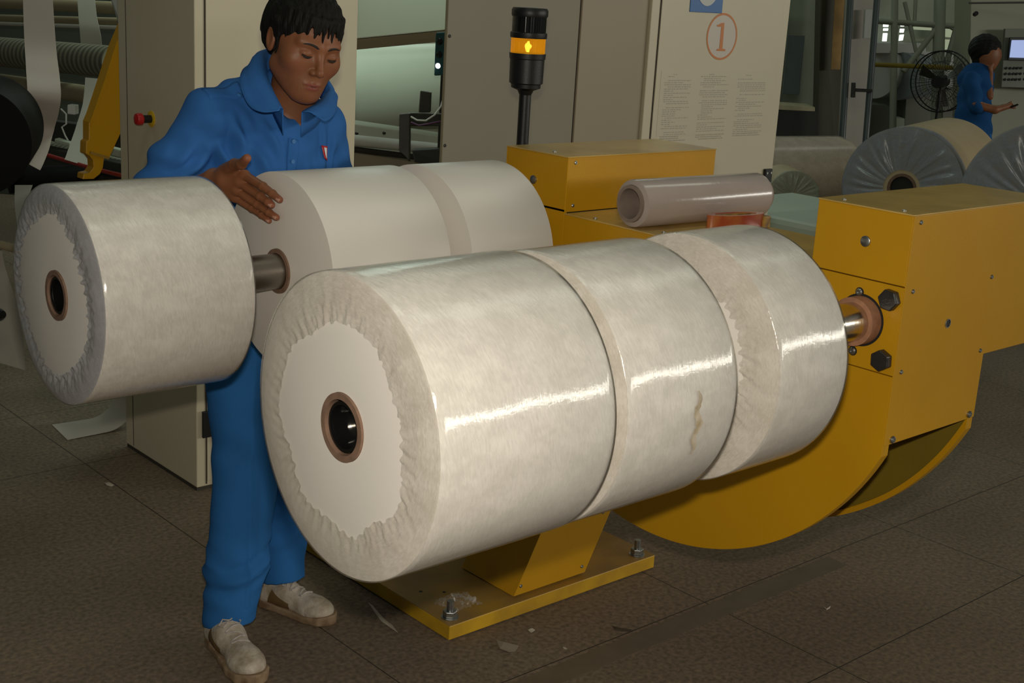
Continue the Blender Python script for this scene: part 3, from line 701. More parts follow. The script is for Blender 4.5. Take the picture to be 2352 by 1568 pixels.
M_rollbeige = mat('beige_roller', (.30, .25, .155), .5, noise=.1, nscale=6)
roller('roller', at(-120, 0, 6.2), at(285, 19, 5.3), .025, M_rollbeige, rm)
roller('roller', at(-120, 38, 6.3), at(285, 50, 5.4), .016, M_rollbeige, rm)
roller('roller', at(-120, 48, 6.5), at(285, 62, 5.6), .012, M_palegrey, rm)
roller('roller', at(-120, 172, 6.1), at(236, 222, 5.3), .037, M_rollbeige, rm)
roller('grooved_roller', at(90, 340, 6.0), at(330, 402, 5.4), .045, M_stripe, rm)
quadbar('machine_back', mat('dark_machine_panel', (.05, .055, .04), .7), [at(-200, -120, 7.6), at(330, -120, 7.2), at(330, 470, 7.2), at(-200, 430, 7.6)], (.1, .1, 0), rm)
quadbar('rail_beam', M_dkmetal, [at(-150, 245, 6.0), at(290, 300, 5.2), at(290, 345, 5.2), at(-150, 290, 6.0)], (.05, .05, 0), rm)
quadbar('grey_crossbar', M_greengrey, [at(125, 318, 5.1), at(160, 328, 5.05), at(160, 338, 5.05), at(125, 328, 5.1)], (.03, .03, 0), rm)
quadbar('grey_crossbar', M_greengrey, [at(250, 338, 5.0), at(300, 350, 4.95), at(300, 368, 4.95), at(252, 356, 5.0)], (.03, .03, 0), rm)
quadbar('white_box', M_palegrey, [at(154, 240, 5.15), at(172, 242, 5.15), at(172, 264, 5.15), at(154, 262, 5.15)], (.03, .03, 0), rm)
MB().tube([at(140, 250, 5.1), at(152, 262, 5.1), at(152, 285, 5.1), at(142, 292, 5.1), at(150, 312, 5.1), at(156, 322, 5.1)], .0035, 8).build('cable', M_palegrey, rm, smooth=True)
MB().tube([at(95, 352, 4.9), at(210, 386, 4.7), at(300, 408, 4.5)], .0075, 12).build('red_bar', mat('red_bar', (.28, .02, .015), .5), rm, smooth=True)
quadbar('machine_foot', M_dkmetal, [at(60, 330, 5.5), at(300, 380, 5.0), at(300, 470, 5.0), at(60, 430, 5.5)], (.05, .05, 0), rm)
quadbar('slanted_channel', M_palegrey, [at(248, -20, 4.9), at(285, -20, 4.85), at(286, 80, 4.85), at(276, 68, 4.9)], (.03, .03, 0), rm)
# yellow hooked arm in the plane y = 4.35
ya = thing('hooked_arm', 'yellow hooked roll-lifting arm partly hidden by the cream cabinet', 'machine arm', onp(235, 410, 1, 4.35))
poly = [(300, 20), (300, 295), (284, 292), (252, 362), (240, 362), (237, 385), (230, 400), (216, 411), (190, 412), (192, 399), (207, 396), (215, 384), (214, 368), (206, 358), (197, 353), (198, 326), (204, 322), (204, 280), (212, 262), (236, 190), (262, 110)]
P = [onp(px, py, 1, 4.35) for px, py in poly]
MB().prism([(p[2], p[0]) for p in P], 1, 4.35, 4.40).build('arm_plate', M_yellow, ya, bevel=.003)
P = [onp(px, py, 1, 4.345) for px, py in [(204, 280), (209, 281), (240, 192), (300, 26), (296, 20), (262, 105), (236, 188)]]
MB().prism([(p[2], p[0]) for p in P], 1, 4.335, 4.349).build('arm_flange', M_yellow, ya)
P = [onp(px, py, 1, 4.345) for px, py in [(208, 347), (252, 360), (249, 366), (206, 353)]]
MB().prism([(p[2], p[0]) for p in P], 1, 4.342, 4.3495).build('clamp_edge', M_yellowplate, ya)
# hanging paper webs
M_webpaper = mat('trimmed_paper_web', (.64, .565, .50), .6, noise=.04, nscale=3)
M_webgrey = mat('thin_grey_web', (.42, .42, .37), .6, noise=.04, nscale=3)
def strip(name, label, rows, m, group=None, cat='paper strip'):
    """rows: (left px, left py, right px, right py, depth)"""
    t = MB(); 
    pts = []; ws = []
    for (ax, ay, bx, by, d) in rows:
        a_ = at(ax, ay, d); b_ = at(bx, by, d-.012); pts.append((a_+b_)/2); ws.append((b_-a_)/2)
    # resample smoothly
    P_ = np.array(pts); W_ = np.array(ws); n = len(P_); out = []; ow = []
    for i in range(n-1):
        for k in range(6):
            u = k/6; p0 = P_[max(i-1, 0)]; p1 = P_[i]; p2 = P_[i+1]; p3 = P_[min(i+2, n-1)]
            out.append(.5*((2*p1)+(-p0+p2)*u+(2*p0-5*p1+4*p2-p3)*u*u+(-p0+3*p1-3*p2+p3)*u**3)); ow.append(W_[i]*(1-u)+W_[i+1]*u)
    out.append(P_[-1]); ow.append(W_[-1])
    o = t.ribbon(out, ow, .0012).build(name, m, auto=True); return tag(o, label, cat, group)
strip('paper_strip', 'wide white paper strip hanging in a bend at the far left', [(53, -70, 118, -70, 4.62), (53, 0, 121, 0, 4.6), (56, 90, 129, 110, 4.58), (60, 160, 137, 175, 4.52), (63, 215, 140, 220, 4.46), (61, 245, 134, 262, 4.52), (50, 288, 124, 300, 4.62), (55, 330, 112, 345, 4.58), (57, 372, 92, 391, 4.5)], M_webpaper)
strip('paper_strip', 'grey paper strip hanging behind the yellow hooked arm', [(176, -40, 214, -40, 5.3), (180, 30, 222, 35, 5.3), (184, 80, 232, 84, 5.32), (188, 140, 238, 145, 5.42)], M_webgrey)
strip('paper_strip', 'grey paper web falling from the grooved roller to the left of the yellow arm', [(196, 178, 240, 182, 4.95), (190, 240, 226, 245, 4.9), (172, 300, 210, 310, 4.85), (158, 340, 208, 350, 4.8), (148, 366, 210, 385, 4.75)], M_webgrey)
# black rubber roll at the very edge
M_rubber = mat('black_rubber', (.003, .003, .003), .7, spec=.12)
bk = thing('black_roll', 'large round black rubber roll cut off by the left picture edge', 'roller', at(-60, 330, 3.9))
pc = at(-60, 325, 3.95)
MB().tube([pc, pc+np.array([.35, .70, 0])*.6], .165, 64).build('rubber_roll', M_rubber, bk, auto=True)
MB().tube([at(20, 415, 5.0), at(212, 405, 5.15)], .050, 24).build('roll_shaft', M_rubber, rm, auto=True)
# paper web and pieces under and left of the rear rolls
strip('paper_web', 'broad grey-white paper web hanging to the floor at the left edge', [(-170, 560, 0, 560, 4.5), (-170, 610, 12, 615, 4.5), (-170, 680, 36, 688, 4.45), (-160, 760, 52, 765, 4.42), (-150, 790, 58, 850, 4.40)], mat('dull_paper_web', (.40, .35, .29), .6, noise=.05, nscale=3), cat='paper web')
strip('paper_strip', 'pale paper loop just above the film-wrapped roll at far left', [(34, 425, 75, 425, 4.5), (34, 470, 62, 470, 4.45), (40, 520, 60, 520, 4.42), (44, 600, 60, 600, 4.4)], M_webgrey)
cb = thing('wooden_bar', 'pale brown round bar at the left edge above the paper web', 'bar', at(0, 565, 4.3))
MB().tube([at(-60, 545, 4.3), at(38, 572, 4.3)], .014, 20).build('bar', M_rollbeige, cb, auto=True)
MB().tube([at(-30, 722, 4.34), at(0, 722, 4.30), at(7, 722, 4.29)], [.012, .020, .012], 20).build('knob', M_black, rm, auto=True)
# tail of paper curling on the floor below the left roll
def floor_tail():
    e0 = onp(155, 1010, 2, .002); e1 = onp(119, 975, 2, .002)
    f0 = onp(245, 992, 2, .004); f1 = onp(205, 962, 2, .004)
    d = (f0+f1)/2-(e0+e1)/2; w = (e1-e0)/2
    pts = [(e0+e1)/2, (e0+e1)/2+d*.5, (f0+f1)/2]; ws = [w, (w+(f1-f0)/2)/2, (f1-f0)/2]
    dd = d/np.linalg.norm(d); base = (f0+f1)/2; wv = (f1-f0)/2
    R_ = .11
    for k in range(1, 10):
        a_ = math.radians(10*k); pts.append(base+dd*R_*math.sin(a_)+np.array([0, 0, R_*(1-math.cos(a_))])); ws.append(wv)
    for k in range(1, 8): pts.append(pts[-1]+np.array([0, 0, .09])); ws.append(wv)
    o = MB().ribbon(pts, ws, .0012).build('paper_strip', M_webpaper, smooth=True)
    return tag(o, 'white paper strip curling onto the floor below the rear left roll', 'paper strip')
floor_tail()

# ================================================================= SCRAPS ON THE FLOOR
def scrap(label, pix, m=M_webpaper, h=.003, name='paper_scrap', cat='scrap'):
    P_ = [onp(x, y, 2, h*(1+.8*math.sin(i*1.7))) for i, (x, y) in enumerate(pix)]
    n = len(P_); v = P_+[p-np.array([0, 0, .0012]) for p in P_]
    f = [tuple(range(n)), tuple(range(2*n-1, n-1, -1))]+[(i, i+n, (i+1) % n+n, (i+1) % n) for i in range(n)]
    return tag(MB().add(v, f).build(name, m), label, cat)
M_scrap = mat('dull_scrap', (.30, .24, .18), .8); M_scrap2 = mat('pale_scrap', (.50, .44, .34), .7)
# scraps
scrap('long thin paper sliver on the floor left of the yellow base plate', [(845, 1382), (856, 1390), (880, 1418), (902, 1436), (914, 1452), (900, 1442), (876, 1426), (858, 1402)], M_scrap2)
scrap('crumpled flat paper scrap in front of the base plate corner', [(1140, 1468), (1158, 1474), (1192, 1482), (1184, 1494), (1168, 1496), (1148, 1488)], M_scrap)
scrap('tiny pale chip on the floor in front of the base plate edge', [(1213, 1446), (1222, 1442), (1229, 1446), (1220, 1452)], M_scrap2)
scrap('small pale crumb farthest toward the bottom centre of the floor', [(1293, 1485), (1299, 1486), (1303, 1490), (1296, 1489)], M_scrap2)
scrap('small curled white thread on the floor at the lower right', [(1890, 1390), (1899, 1397), (1908, 1391), (1906, 1396), (1899, 1400)], M_scrap2)
scrap('small pale scrap on the floor left of the worker', [(240, 1108), (250, 1107), (262, 1113), (256, 1116), (244, 1113)], M_scrap2)
scrap('dark tape remnant on the taped floor line', [(1405, 1436), (1420, 1440), (1454, 1446), (1445, 1450), (1412, 1444)], mat('dark_tape', (.07, .05, .03), .7))
# old tape line on the floor, parallel to the base plate
for (ya_, yb_, lab) in ((2.120, 2.126, 'faint'),):
    tag(MB().box(1.7, 3.3, 2.045, 2.118, .0002, .0008).build('floor_tape', mat('worn_brown_tape', (.165, .125, .085), .5, noise=.2, nscale=12)), 'worn brown tape line stuck on the floor in front of the base plate', 'tape')

# crumpled clear film scrap by the anchor bolt
rg = np.random.RandomState(11); v = []; f = []; n = 18
for i in range(n):
    for j in range(n):
        u, w_ = i/(n-1)-.5, j/(n-1)-.5
        v.append((u*.10+rg.randn()*.003, w_*.08+rg.randn()*.003, .012+.02*abs(math.sin(9*u+3*w_))*math.exp(-6*(u*u+w_*w_))+abs(rg.randn())*.006))
for i in range(n-1):
    for j in range(n-1): f.append((i*n+j, (i+1)*n+j, (i+1)*n+j+1, i*n+j+1))
M_scrapfilm = film_mat('loose_film_scrap', cover=.10, mott=.08, rough=.12)
o = newobj('film_scrap', v, f, M_scrapfilm, None, False, (2.075, 2.44, .044)); tag(o, 'crumpled clear film scrap on the base plate beside the near anchor bolt', 'film scrap')

# ================================================================= RIGHT BACKGROUND (8 to 13 m away)
wrm = film_mat('hazy_wrap', tint=(.66, .58, .48), cover=.18, rough=.22, streak=.3, mott=.2)
def big_roll(label, cx, cy, d, r, axis, L, facem=M_filmblue, seed=1, core=.10, body=M_kraft, name='wrapped_paper_roll', group=None):
    c_ = at(cx, cy, d); ax = np.array(axis, float); ax /= np.linalg.norm(ax)
    t = thing(name, label, 'paper roll', (c_[0], c_[1], max(c_[2]-r, 0)), group)
    q = Vector(ax).to_track_quat('X', 'Z')
    o = MB().lathe([(0, core), (0, r-.01), (.01, r), (L-.01, r), (L, r-.01), (L, core)], n=96).build('wound_paper', body, t, smooth=True)
    o.rotation_mode = 'QUATERNION'; o.rotation_quaternion = q; o.location = c_
    k = MB().lathe([(-.003, core*.8), (-.003, core), (L, core), (L, core*.8)], n=48).build('cardboard_tube', M_card, t, smooth=True)
    k.rotation_mode = 'QUATERNION'; k.rotation_quaternion = q; k.location = c_
    dk = MB().lathe([(.02, 0), (.02, core*.8)], n=48, closed=False).build('core_plug', M_dark, t)
    dk.rotation_mode = 'QUATERNION'; dk.rotation_quaternion = q; dk.location = c_
    rg = np.random.RandomState(seed); n = 180; v = []; f = []; m = 22
    for j in range(m+1):
        u = j/m; rad = r*(1-u)+core*1.25*u if j else r+.004
        for i in range(n):
            th = 2*math.pi*i/n; w_ = math.sin(23*th+3*math.sin(2*th)+4*u)*.5+math.sin(41*th+5*u)*.3+math.sin(9*th)*.4
            v.append((-.006-.012*(u*(1-u)*2.2+.25*u)*(1+w_), rad*math.cos(th), rad*math.sin(th)))
    for j in range(m):
        for i in range(n): f.append((j*n+i, j*n+(i+1) % n, (j+1)*n+(i+1) % n, (j+1)*n+i))
    base = len(v)
    for j in range(2):
        for i in range(n):
            th = 2*math.pi*i/n; v.append((-.006+(L*.10+.03*math.sin(7*th)*.5)*j, (r+.005)*math.cos(th), (r+.005)*math.sin(th)))
    for i in range(n): f.append((base+i, base+(i+1) % n, base+n+(i+1) % n, base+n+i))
    w = newobj('wrap_film', v, f, facem, t, True); w.rotation_mode = 'QUATERNION'; w.rotation_quaternion = q; w.location = c_
    return t
axr = (1.0, .12, 0)
big_roll('large film-wrapped roll with a dark core showing, left of the two bluish round ends', 2071, 432, 9.0, .410, (.96, .31, 0), 1.3, seed=3, group='big wrapped rolls on the hall floor')
big_roll('large bluish film-wrapped roll end cut off by the right picture edge', 2395, 472, 8.0, .500, (.96, .31, 0), .7, seed=7, group='big wrapped rolls on the hall floor')
# lying roll behind the numbered cabinet
L_ = thing('wrapped_paper_roll', 'pale film-wrapped roll lying lengthwise beside the numbered cabinet', 'paper roll', at(1830, 480, 10.4)*np.array([1, 1, 0]))
pA = at(1690, 404, 10.2); pB = at(1945, 400, 10.6); Lr = float(np.linalg.norm(pB-pA))
q = Vector(pB-pA).to_track_quat('X', 'Z'); M_pinkpaper = mat('pinkish_paper', (.78, .66, .55), .5, noise=.08, nscale=4)
for nm, prof, mm in (('wound_paper', [(0, .05), (0, .298), (Lr-.12, .300), (Lr-.04, .27), (Lr, .19), (Lr, .05)], M_pinkpaper), ('wrap_film', [(-.01, .05), (-.01, .306), (Lr-.12, .308), (Lr-.02, .28), (Lr+.02, .19), (Lr+.02, .05)], wrm)):
    o = MB().lathe(prof, n=80).build(nm, mm, L_, smooth=True); o.rotation_mode = 'QUATERNION'; o.rotation_quaternion = q; o.location = pA
big_roll('small pale film-wrapped roll end in front of the lying roll', 1822, 452, 9.4, .182, (.62, .78, 0), .4, facem=film_mat('pale_green_wrap', tint=(.40, .43, .36), cover=.6, rough=.25, mott=.2), seed=12, core=.03, body=M_kraft)
pl = thing('wrapped_pallet', 'low pale wrapped stack between the numbered cabinet and the yellow box', 'pallet stack', at(1830, 600, 6.2)*np.array([1, 1, 0]))
c0 = at(1830, 500, 6.6)
MB().box(c0[0]-.1, c0[0]+.75, c0[1]-.4, c0[1]+.6, .02, c0[2]).build('stack', mat('pale_green_stack', (.50, .58, .50), .45, noise=.08, nscale=3), pl, bevel=.03)
MB().box(c0[0]-.08, c0[0]+.73, c0[1]-.38, c0[1]+.58, 0, .02).build('pallet', M_kraft, pl)

# far hall furniture
def plate(name, px, d0, d1, m, parent, th=.1):
    """px: four picture corners (tl, tr, br, bl) with left/right depths; depth away from the viewer"""
    c_ = [at(*px[0], d0), at(*px[1], d1), at(*px[2], d1), at(*px[3], d0)]
    return quadbar(name, m, c_, fw*th*np.array([1, 1, 0]), parent)
nbd = thing('wall_board', 'pale notice wall panel with grey sheets behind the numbered cabinet', 'notice board', at(1840, 250, 12.8)*np.array([1, 1, 0]))
plate('board', [(1760, -60), (1895, -60), (1880, 262), (1740, 258)], 12.8, 13.2, M_greengrey, nbd, .2)
M_posters = mat('grey_sheet', (.22, .25, .25), .5, noise=.15, nscale=5)
plate('pinned_sheet', [(1809, 80), (1849, 82), (1836, 218), (1797, 216)], 12.75, 12.8, M_posters, nbd, .01)
bt = thing('dark_bench', 'black cloth-covered bench below the pale notice panel', 'bench', at(1840, 330, 11.6)*np.array([1, 1, 0]))
p_ = at(1830, 255, 9.9)
plate('bench_cloth', [(1740, 252), (1880, 256), (1878, 480), (1740, 470)], 11.6, 11.8, M_dark, bt, .6)
plate('bench_clutter', [(1745, 238), (1872, 246), (1872, 256), (1742, 250)], 11.62, 11.8, mat('cluttered_tabletop', (.30, .28, .18), .6, col2=(.42, .36, .22), nscale=9), bt, .4)
co = thing('brown_column', 'dark brown column with a painted tan reflection right of the notice panel', 'column', at(1915, 350, 12.3)*np.array([1, 1, 0]))
plate('column_body', [(1886, -60), (1962, -60), (1930, 480), (1874, 480)], 12.3, 12.5, mat('brown_column', (.06, .055, .035), .6), co, .25)
plate('painted_reflection', [(1920, -40), (1943, -40), (1930, 160), (1909, 160)], 12.25, 12.27, mat('tan_reflection_paint', (.50, .30, .11), .35, noise=.35, nscale=4), co, .02)  # reflection on the column put into colour as a lighter tan plate
wc = thing('white_post', 'whitish square post between two dark pipes', 'post', at(1970, 400, 12.0)*np.array([1, 1, 0]))
plate('post', [(1958, -60), (2012, -60), (1986, 480), (1930, 480)], 11.75, 11.85, mat('whitish_post', (.34, .31, .27), .6, noise=.1, nscale=3), wc, .25)
plate('pale_box', [(1988, 22), (2006, 22), (2002, 88), (1984, 88)], 11.68, 11.68, M_palegrey, wc, .06)
for lab, a_, b_ in (('left of two dark vertical pipes in the far hall', (1957, -60), (1925, 480)), ('right of two dark vertical pipes in the far hall', (2019, -60), (1976, 480))):
    pt = thing('pipe', lab, 'pipe', at(*b_, 11.45)*np.array([1, 1, 0]))
    MB().tube([at(*a_, 11.45), at(*b_, 11.45)], .028, 20).build('pipe_tube', mat('grey_pipe', (.075, .09, .095), .3, spec=.6), pt, auto=True)
bk2 = thing('pipe_bracket', 'black bracket joining the white post and the right dark pipe', 'bracket', at(1960, 205, 11.4))
plate('bracket_plate', [(1957, 190), (1966, 190), (1965, 224), (1955, 224)], 11.4, 11.4, M_dkmetal, bk2, .03)
plate('bracket_arm', [(1966, 203), (2004, 205), (2004, 212), (1966, 211)], 11.4, 11.4, M_dkmetal, bk2, .03)
# white steel frame, windows and machinery
fr = thing('white_steel_frame', 'pale steel frame with crossed diagonal braces in the far hall', 'steel frame', at(2090, 400, 13.2)*np.array([1, 1, 0]))
M_frame = mat('pale_frame', (.36, .39, .31), .6)
for a_, b_, r_ in (((2056, -40), (2050, 330), .035), ((2160, -40), (2150, 330), .06), ((2105, -40), (2100, 60), .02), ((2078, 5), (2125, 210), .02), ((2155, 60), (2075, 165), .03), ((2010, 48), (2215, 62), .03), ((2220, -20), (2170, 160), .03), ((2180, 60), (2225, 90), .02)):
    MB().tube([at(*a_, 13.2), at(*b_, 13.2)], r_, 10).build('brace', M_frame, fr, auto=True)
yr_ = thing('yellow_rail', 'thin yellow handrail crossing the far hall', 'handrail', at(2100, 150, 12.7))
MB().tube([at(2008, 148, 12.7), at(2240, 158, 12.7)], .022, 12).build('rail', mat('yellow_rail', (.36, .27, .03), .5), yr_, auto=True)
wn = thing('white_machine', 'pale cylinders and panels of a machine behind the crossed braces', 'machine', at(2090, 420, 13.9)*np.array([1, 1, 0]))
plate('machine_wall', [(2005, -60), (2260, -60), (2250, 430), (1985, 430)], 14.3, 14.6, mat('pale_green_machine', (.34, .38, .30), .6, noise=.3, nscale=1.3), wn, .2)
MB().tube([at(2010, 165, 14.0), at(2050, 165, 14.2)], .28, 40).build('white_cylinder', M_palegrey, wn, auto=True)
MB().tube([at(2065, 175, 13.9), at(2120, 180, 14.1)], .25, 40).build('white_cylinder', mat('blue_grey_cylinder', (.22, .25, .26), .5), wn, auto=True)
plate('pale_hood', [(2008, 98), (2125, 100), (2128, 122), (2012, 122)], 13.8, 13.9, M_palegrey, wn, .2)
plate('pale_panel', [(2080, 118), (2225, 122), (2225, 200), (2085, 200)], 13.95, 14.1, M_palegrey, wn, .2)
plate('grey_cabinet', [(2000, 240), (2048, 244), (2045, 430), (1992, 430)], 13.6, 13.7, mat('dark_green_box', (.07, .08, .05), .6), wn, .4)
plate('light_box', [(2045, 270), (2078, 272), (2076, 430), (2042, 430)], 13.7, 13.8, M_greengrey, wn, .3)
plate('round_tank', [(2082, 215), (2190, 205), (2190, 430), (2070, 430)], 13.9, 14.0, mat('dull_tank', (.16, .165, .13), .6), wn, .4)
M_winlight = mat('bright_daylight_pane', (.8, .85, .8), .5, emit=(.9, 1, .86), estr=1.15)
M_windim = mat('dim_daylight_pane', (.5, .55, .4), .5, emit=(.55, .62, .42), estr=.30)
for i, (px, m_) in enumerate([([(2030, 49), (2042, 49), (2041, 62), (2029, 62)], M_winlight), ([(2030, 65), (2041, 65), (2040, 71), (2029, 71)], M_winlight), ([(2029, 76), (2039, 76), (2037, 95), (2027, 95)], M_winlight),
                              ([(2070, 53), (2078, 53), (2077, 61), (2069, 61)], M_winlight), ([(2068, 66), (2078, 66), (2076, 75), (2067, 75)], M_winlight), ([(2067, 80), (2077, 79), (2074, 93), (2065, 94)], M_winlight),
                              ([(2165, 62), (2212, 66), (2204, 88), (2162, 84)], M_windim), ([(2160, 90), (2204, 92), (2190, 112), (2156, 116)], M_windim), ([(2098, 58), (2140, 62), (2140, 70), (2100, 68)], M_windim)]):
    o = plate('window_%d' % (i+1), px, 14.2, 14.2, m_, None, .03); struct(o)
# control cabinet with screen
cc_ = thing('control_cabinet', 'tall grey-beige control cabinet with a lit screen and rows of buttons', 'control cabinet', at(2300, 420, 11.9)*np.array([1, 1, 0]))
M_ctrl = mat('control_beige', (.30, .30, .225), .55)
plate('cabinet_body', [(2232, -80), (2460, -80), (2460, 430), (2222, 430)], 11.9, 12.3, M_ctrl, cc_, .5)
plate('cabinet_edge', [(2226, 5), (2460, 2), (2460, 6), (2226, 9)], 11.85, 12.15, M_seam, cc_, .02)
plate('panel_inset', [(2309, 66), (2460, 66), (2460, 205), (2300, 200)], 11.83, 12.0, mat('panel_grey', (.17, .18, .14), .5), cc_, .05)
pl_ = plate('screen_bezel', [(2320, 86), (2400, 86), (2396, 140), (2316, 138)], 11.79, 11.9, M_black, cc_, .03)
plate('screen', [(2324, 92), (2394, 92), (2390, 134), (2319, 132)], 11.77, 11.88, M_glassscreen, cc_, .01)
for r_ in range(3):
    for k in range(6):
        p = at(2310+8.5*k-1.5*r_, 157+13*r_, 11.80+.02*k); MB().tube([p, p-fw*.02], .011, 10).build('push_button', M_black, cc_)
p = at(2239, 33, 11.85); MB().tube([p, p-fw*.04], .02, 14).build('rotary_knob', M_black, cc_)

# pedestal fan
fn = thing('pedestal_fan', 'large black pedestal fan standing left of the distant worker', 'fan', at(2122, 420, 11.0)*np.array([1, 1, 0]))
fc = at(2163, 187, 11.0); nrm = -(RT*.62+fw*np.array([1, 1, .0])*.78); nrm /= np.linalg.norm(nrm)
qa = np.cross(nrm, (0, 0, 1)); qa /= np.linalg.norm(qa); qb = np.cross(qa, nrm); RFN = .250
gm = MB()
for off in (-.05, .05):
    for rr, tk in ((RFN, .006), (RFN*.66, .002), (RFN*.33, .002)):
        pts = [fc+nrm*off*(1 if rr == RFN else 1.5)+qa*rr*math.cos(a_)+qb*rr*math.sin(a_) for a_ in np.linspace(0, 2*math.pi, 49)]
        gm.tube(pts, tk, 6, cap=False)
    for k in range(44):
        a_ = 2*math.pi*k/44; e_ = qa*math.cos(a_)+qb*math.sin(a_)
        gm.tube([fc+nrm*off*1.7+e_*.05, fc+nrm*off*1.5+e_*RFN*.66, fc+nrm*off+e_*RFN], .0016, 4)
gm.build('wire_guard', M_black, fn, smooth=True)
MB().tube([fc-nrm*.06, fc+nrm*.10], .05, 24).build('motor', M_black, fn, auto=True)
bl = MB()
for k in range(3):
    a_ = 2*math.pi*k/3+.4; v = []; n_ = 10
    for i in range(n_+1):
        for s in (-1, 1):
            r_ = .05+(RFN*.86-.05)*i/n_; w_ = .30*s*(1-.25*i/n_); e_ = qa*math.cos(a_+w_)+qb*math.sin(a_+w_); v.append(fc+e_*r_+nrm*.02*s)
    b0 = len(bl.v); bl.add(v+[q_-nrm*.002 for q_ in v], [(2*i, 2*i+1, 2*i+3, 2*i+2) for i in range(n_)]+[(2*(n_+1)+2*i+2, 2*(n_+1)+2*i+3, 2*(n_+1)+2*i+1, 2*(n_+1)+2*i) for i in range(n_)])
bl.build('blades', M_dkmetal, fn, smooth=True)
fb = at(2122, 420, 11.0); 
MB().tube([fc+nrm*0-np.array([0, 0, .0])+(-nrm)*-.0, fc-np.array([0, 0, .25]), np.array([fc[0], fc[1], .03])], [.014, .014, .018], 12).build('stand_pole', M_black, fn, smooth=True)
MB().lathe([(0, 0), (0, .22), (.015, .22), (.04, .03), (.04, 0)], (fc[0], fc[1], 0), 2, 40, closed=False).build('base', M_black, fn, smooth=True)

# ================================================================= SMOOTH BODIES (distance fields turned into meshes)
f32 = np.float32
def V3(*a): return np.array(a, f32)
def sph(p, c, r): return np.linalg.norm(p-V3(*c), axis=1)-r
def ell_(p, c, r, B=None):
    q = p-V3(*c)
    if B is not None: q = q@np.asarray(B, f32)
    r = V3(*r); k0 = np.linalg.norm(q/r, axis=1); k1 = np.linalg.norm(q/(r*r), axis=1)
    return k0*(k0-1)/np.maximum(k1, 1e-6)
def cone(p, a, b, ra, rb):
    a = np.asarray(a, f32); b = np.asarray(b, f32); ba = b-a; h = np.clip(((p-a)@ba)/max(float(ba@ba), 1e-12), 0, 1)
    return np.linalg.norm(p-a-h[:, None]*ba, axis=1)-(ra+(rb-ra)*h)
def su(a, b, k):
    h = np.maximum(k-np.abs(a-b), 0)/k; return np.minimum(a, b)-h*h*k*.25
def ss(a, b, k):                                                # a minus b
    return -su(-a, b, k)
def si(a, b, k): return -su(-a, -b, k)
def chain(p, pts, rs, k=.01):
    d = None
    for i in range(len(pts)-1):
        e = cone(p, pts[i], pts[i+1], rs[i], rs[i+1]); d = e if d is None else np.minimum(d, e)
    return d
def nets(fn, lo, hi, h, block=8):
    lo = np.array(lo, float); hi = np.array(hi, float)
    nb = np.ceil((hi-lo)/(h*block)).astype(int); Hb = h*block; n = nb*block+1
    g = np.stack(np.meshgrid(*[np.arange(k) for k in nb], indexing='ij'), -1).reshape(-1, 3)
    dc = fn((lo+(g+.5)*Hb).astype(f32))
    keep = np.abs(dc) < Hb*1.05
    D = np.ones(n, f32)
    cd_ = np.where(dc < 0, -1, 1).astype(f32).reshape(nb)
    D[:-1, :-1, :-1] = np.repeat(np.repeat(np.repeat(cd_, block, 0), block, 1), block, 2)
    gk = g[keep]; loc = np.stack(np.meshgrid(*[np.arange(block+1)]*3, indexing='ij'), -1).reshape(-1, 3)
    for s in range(0, len(gk), 600):
        q = gk[s:s+600]; idx = (q[:, None, :]*block+loc[None]).reshape(-1, 3)
        d = fn((lo+idx*h).astype(f32)); D[idx[:, 0], idx[:, 1], idx[:, 2]] = d
    D[0] = D[-1] = 1; D[:, 0] = D[:, -1] = 1; D[:, :, 0] = D[:, :, -1] = 1
    S = D < 0; nx = np.array(D.shape); st = np.array([nx[1]*nx[2], nx[2], 1])
    ids = []; pos = []; quads = []
    for a in range(3):
        b, c = (a+1) % 3, (a+2) % 3
        sl0 = [slice(None)]*3; sl1 = [slice(None)]*3; sl0[a] = slice(0, -1); sl1[a] = slice(1, None)
        E = np.argwhere(S[tuple(sl0)] != S[tuple(sl1)])
        if not len(E): continue
        E2 = E.copy(); E2[:, a] += 1
        d0 = D[E[:, 0], E[:, 1], E[:, 2]]; d1 = D[E2[:, 0], E2[:, 1], E2[:, 2]]
        t_ = d0/(d0-d1+1e-12); P_ = E.astype(float); P_[:, a] += t_
        cells = []
        for db, dc_ in ((-1, -1), (0, -1), (0, 0), (-1, 0)):
            q = E.copy(); q[:, b] += db; q[:, c] += dc_; cid = q@st; cells.append(cid); ids.append(cid); pos.append(P_)
        Q = np.stack(cells, 1); ins = d0 < 0; Q[~ins] = Q[~ins][:, ::-1]; quads.append(Q)
    ids = np.concatenate(ids); pos = np.concatenate(pos); Q = np.concatenate(quads)
    u, inv = np.unique(ids, return_inverse=True)
    cnt = np.bincount(inv); vs = np.stack([np.bincount(inv, pos[:, k])/cnt for k in range(3)], 1)
    F_ = np.searchsorted(u, Q)
    return lo+vs*h, F_
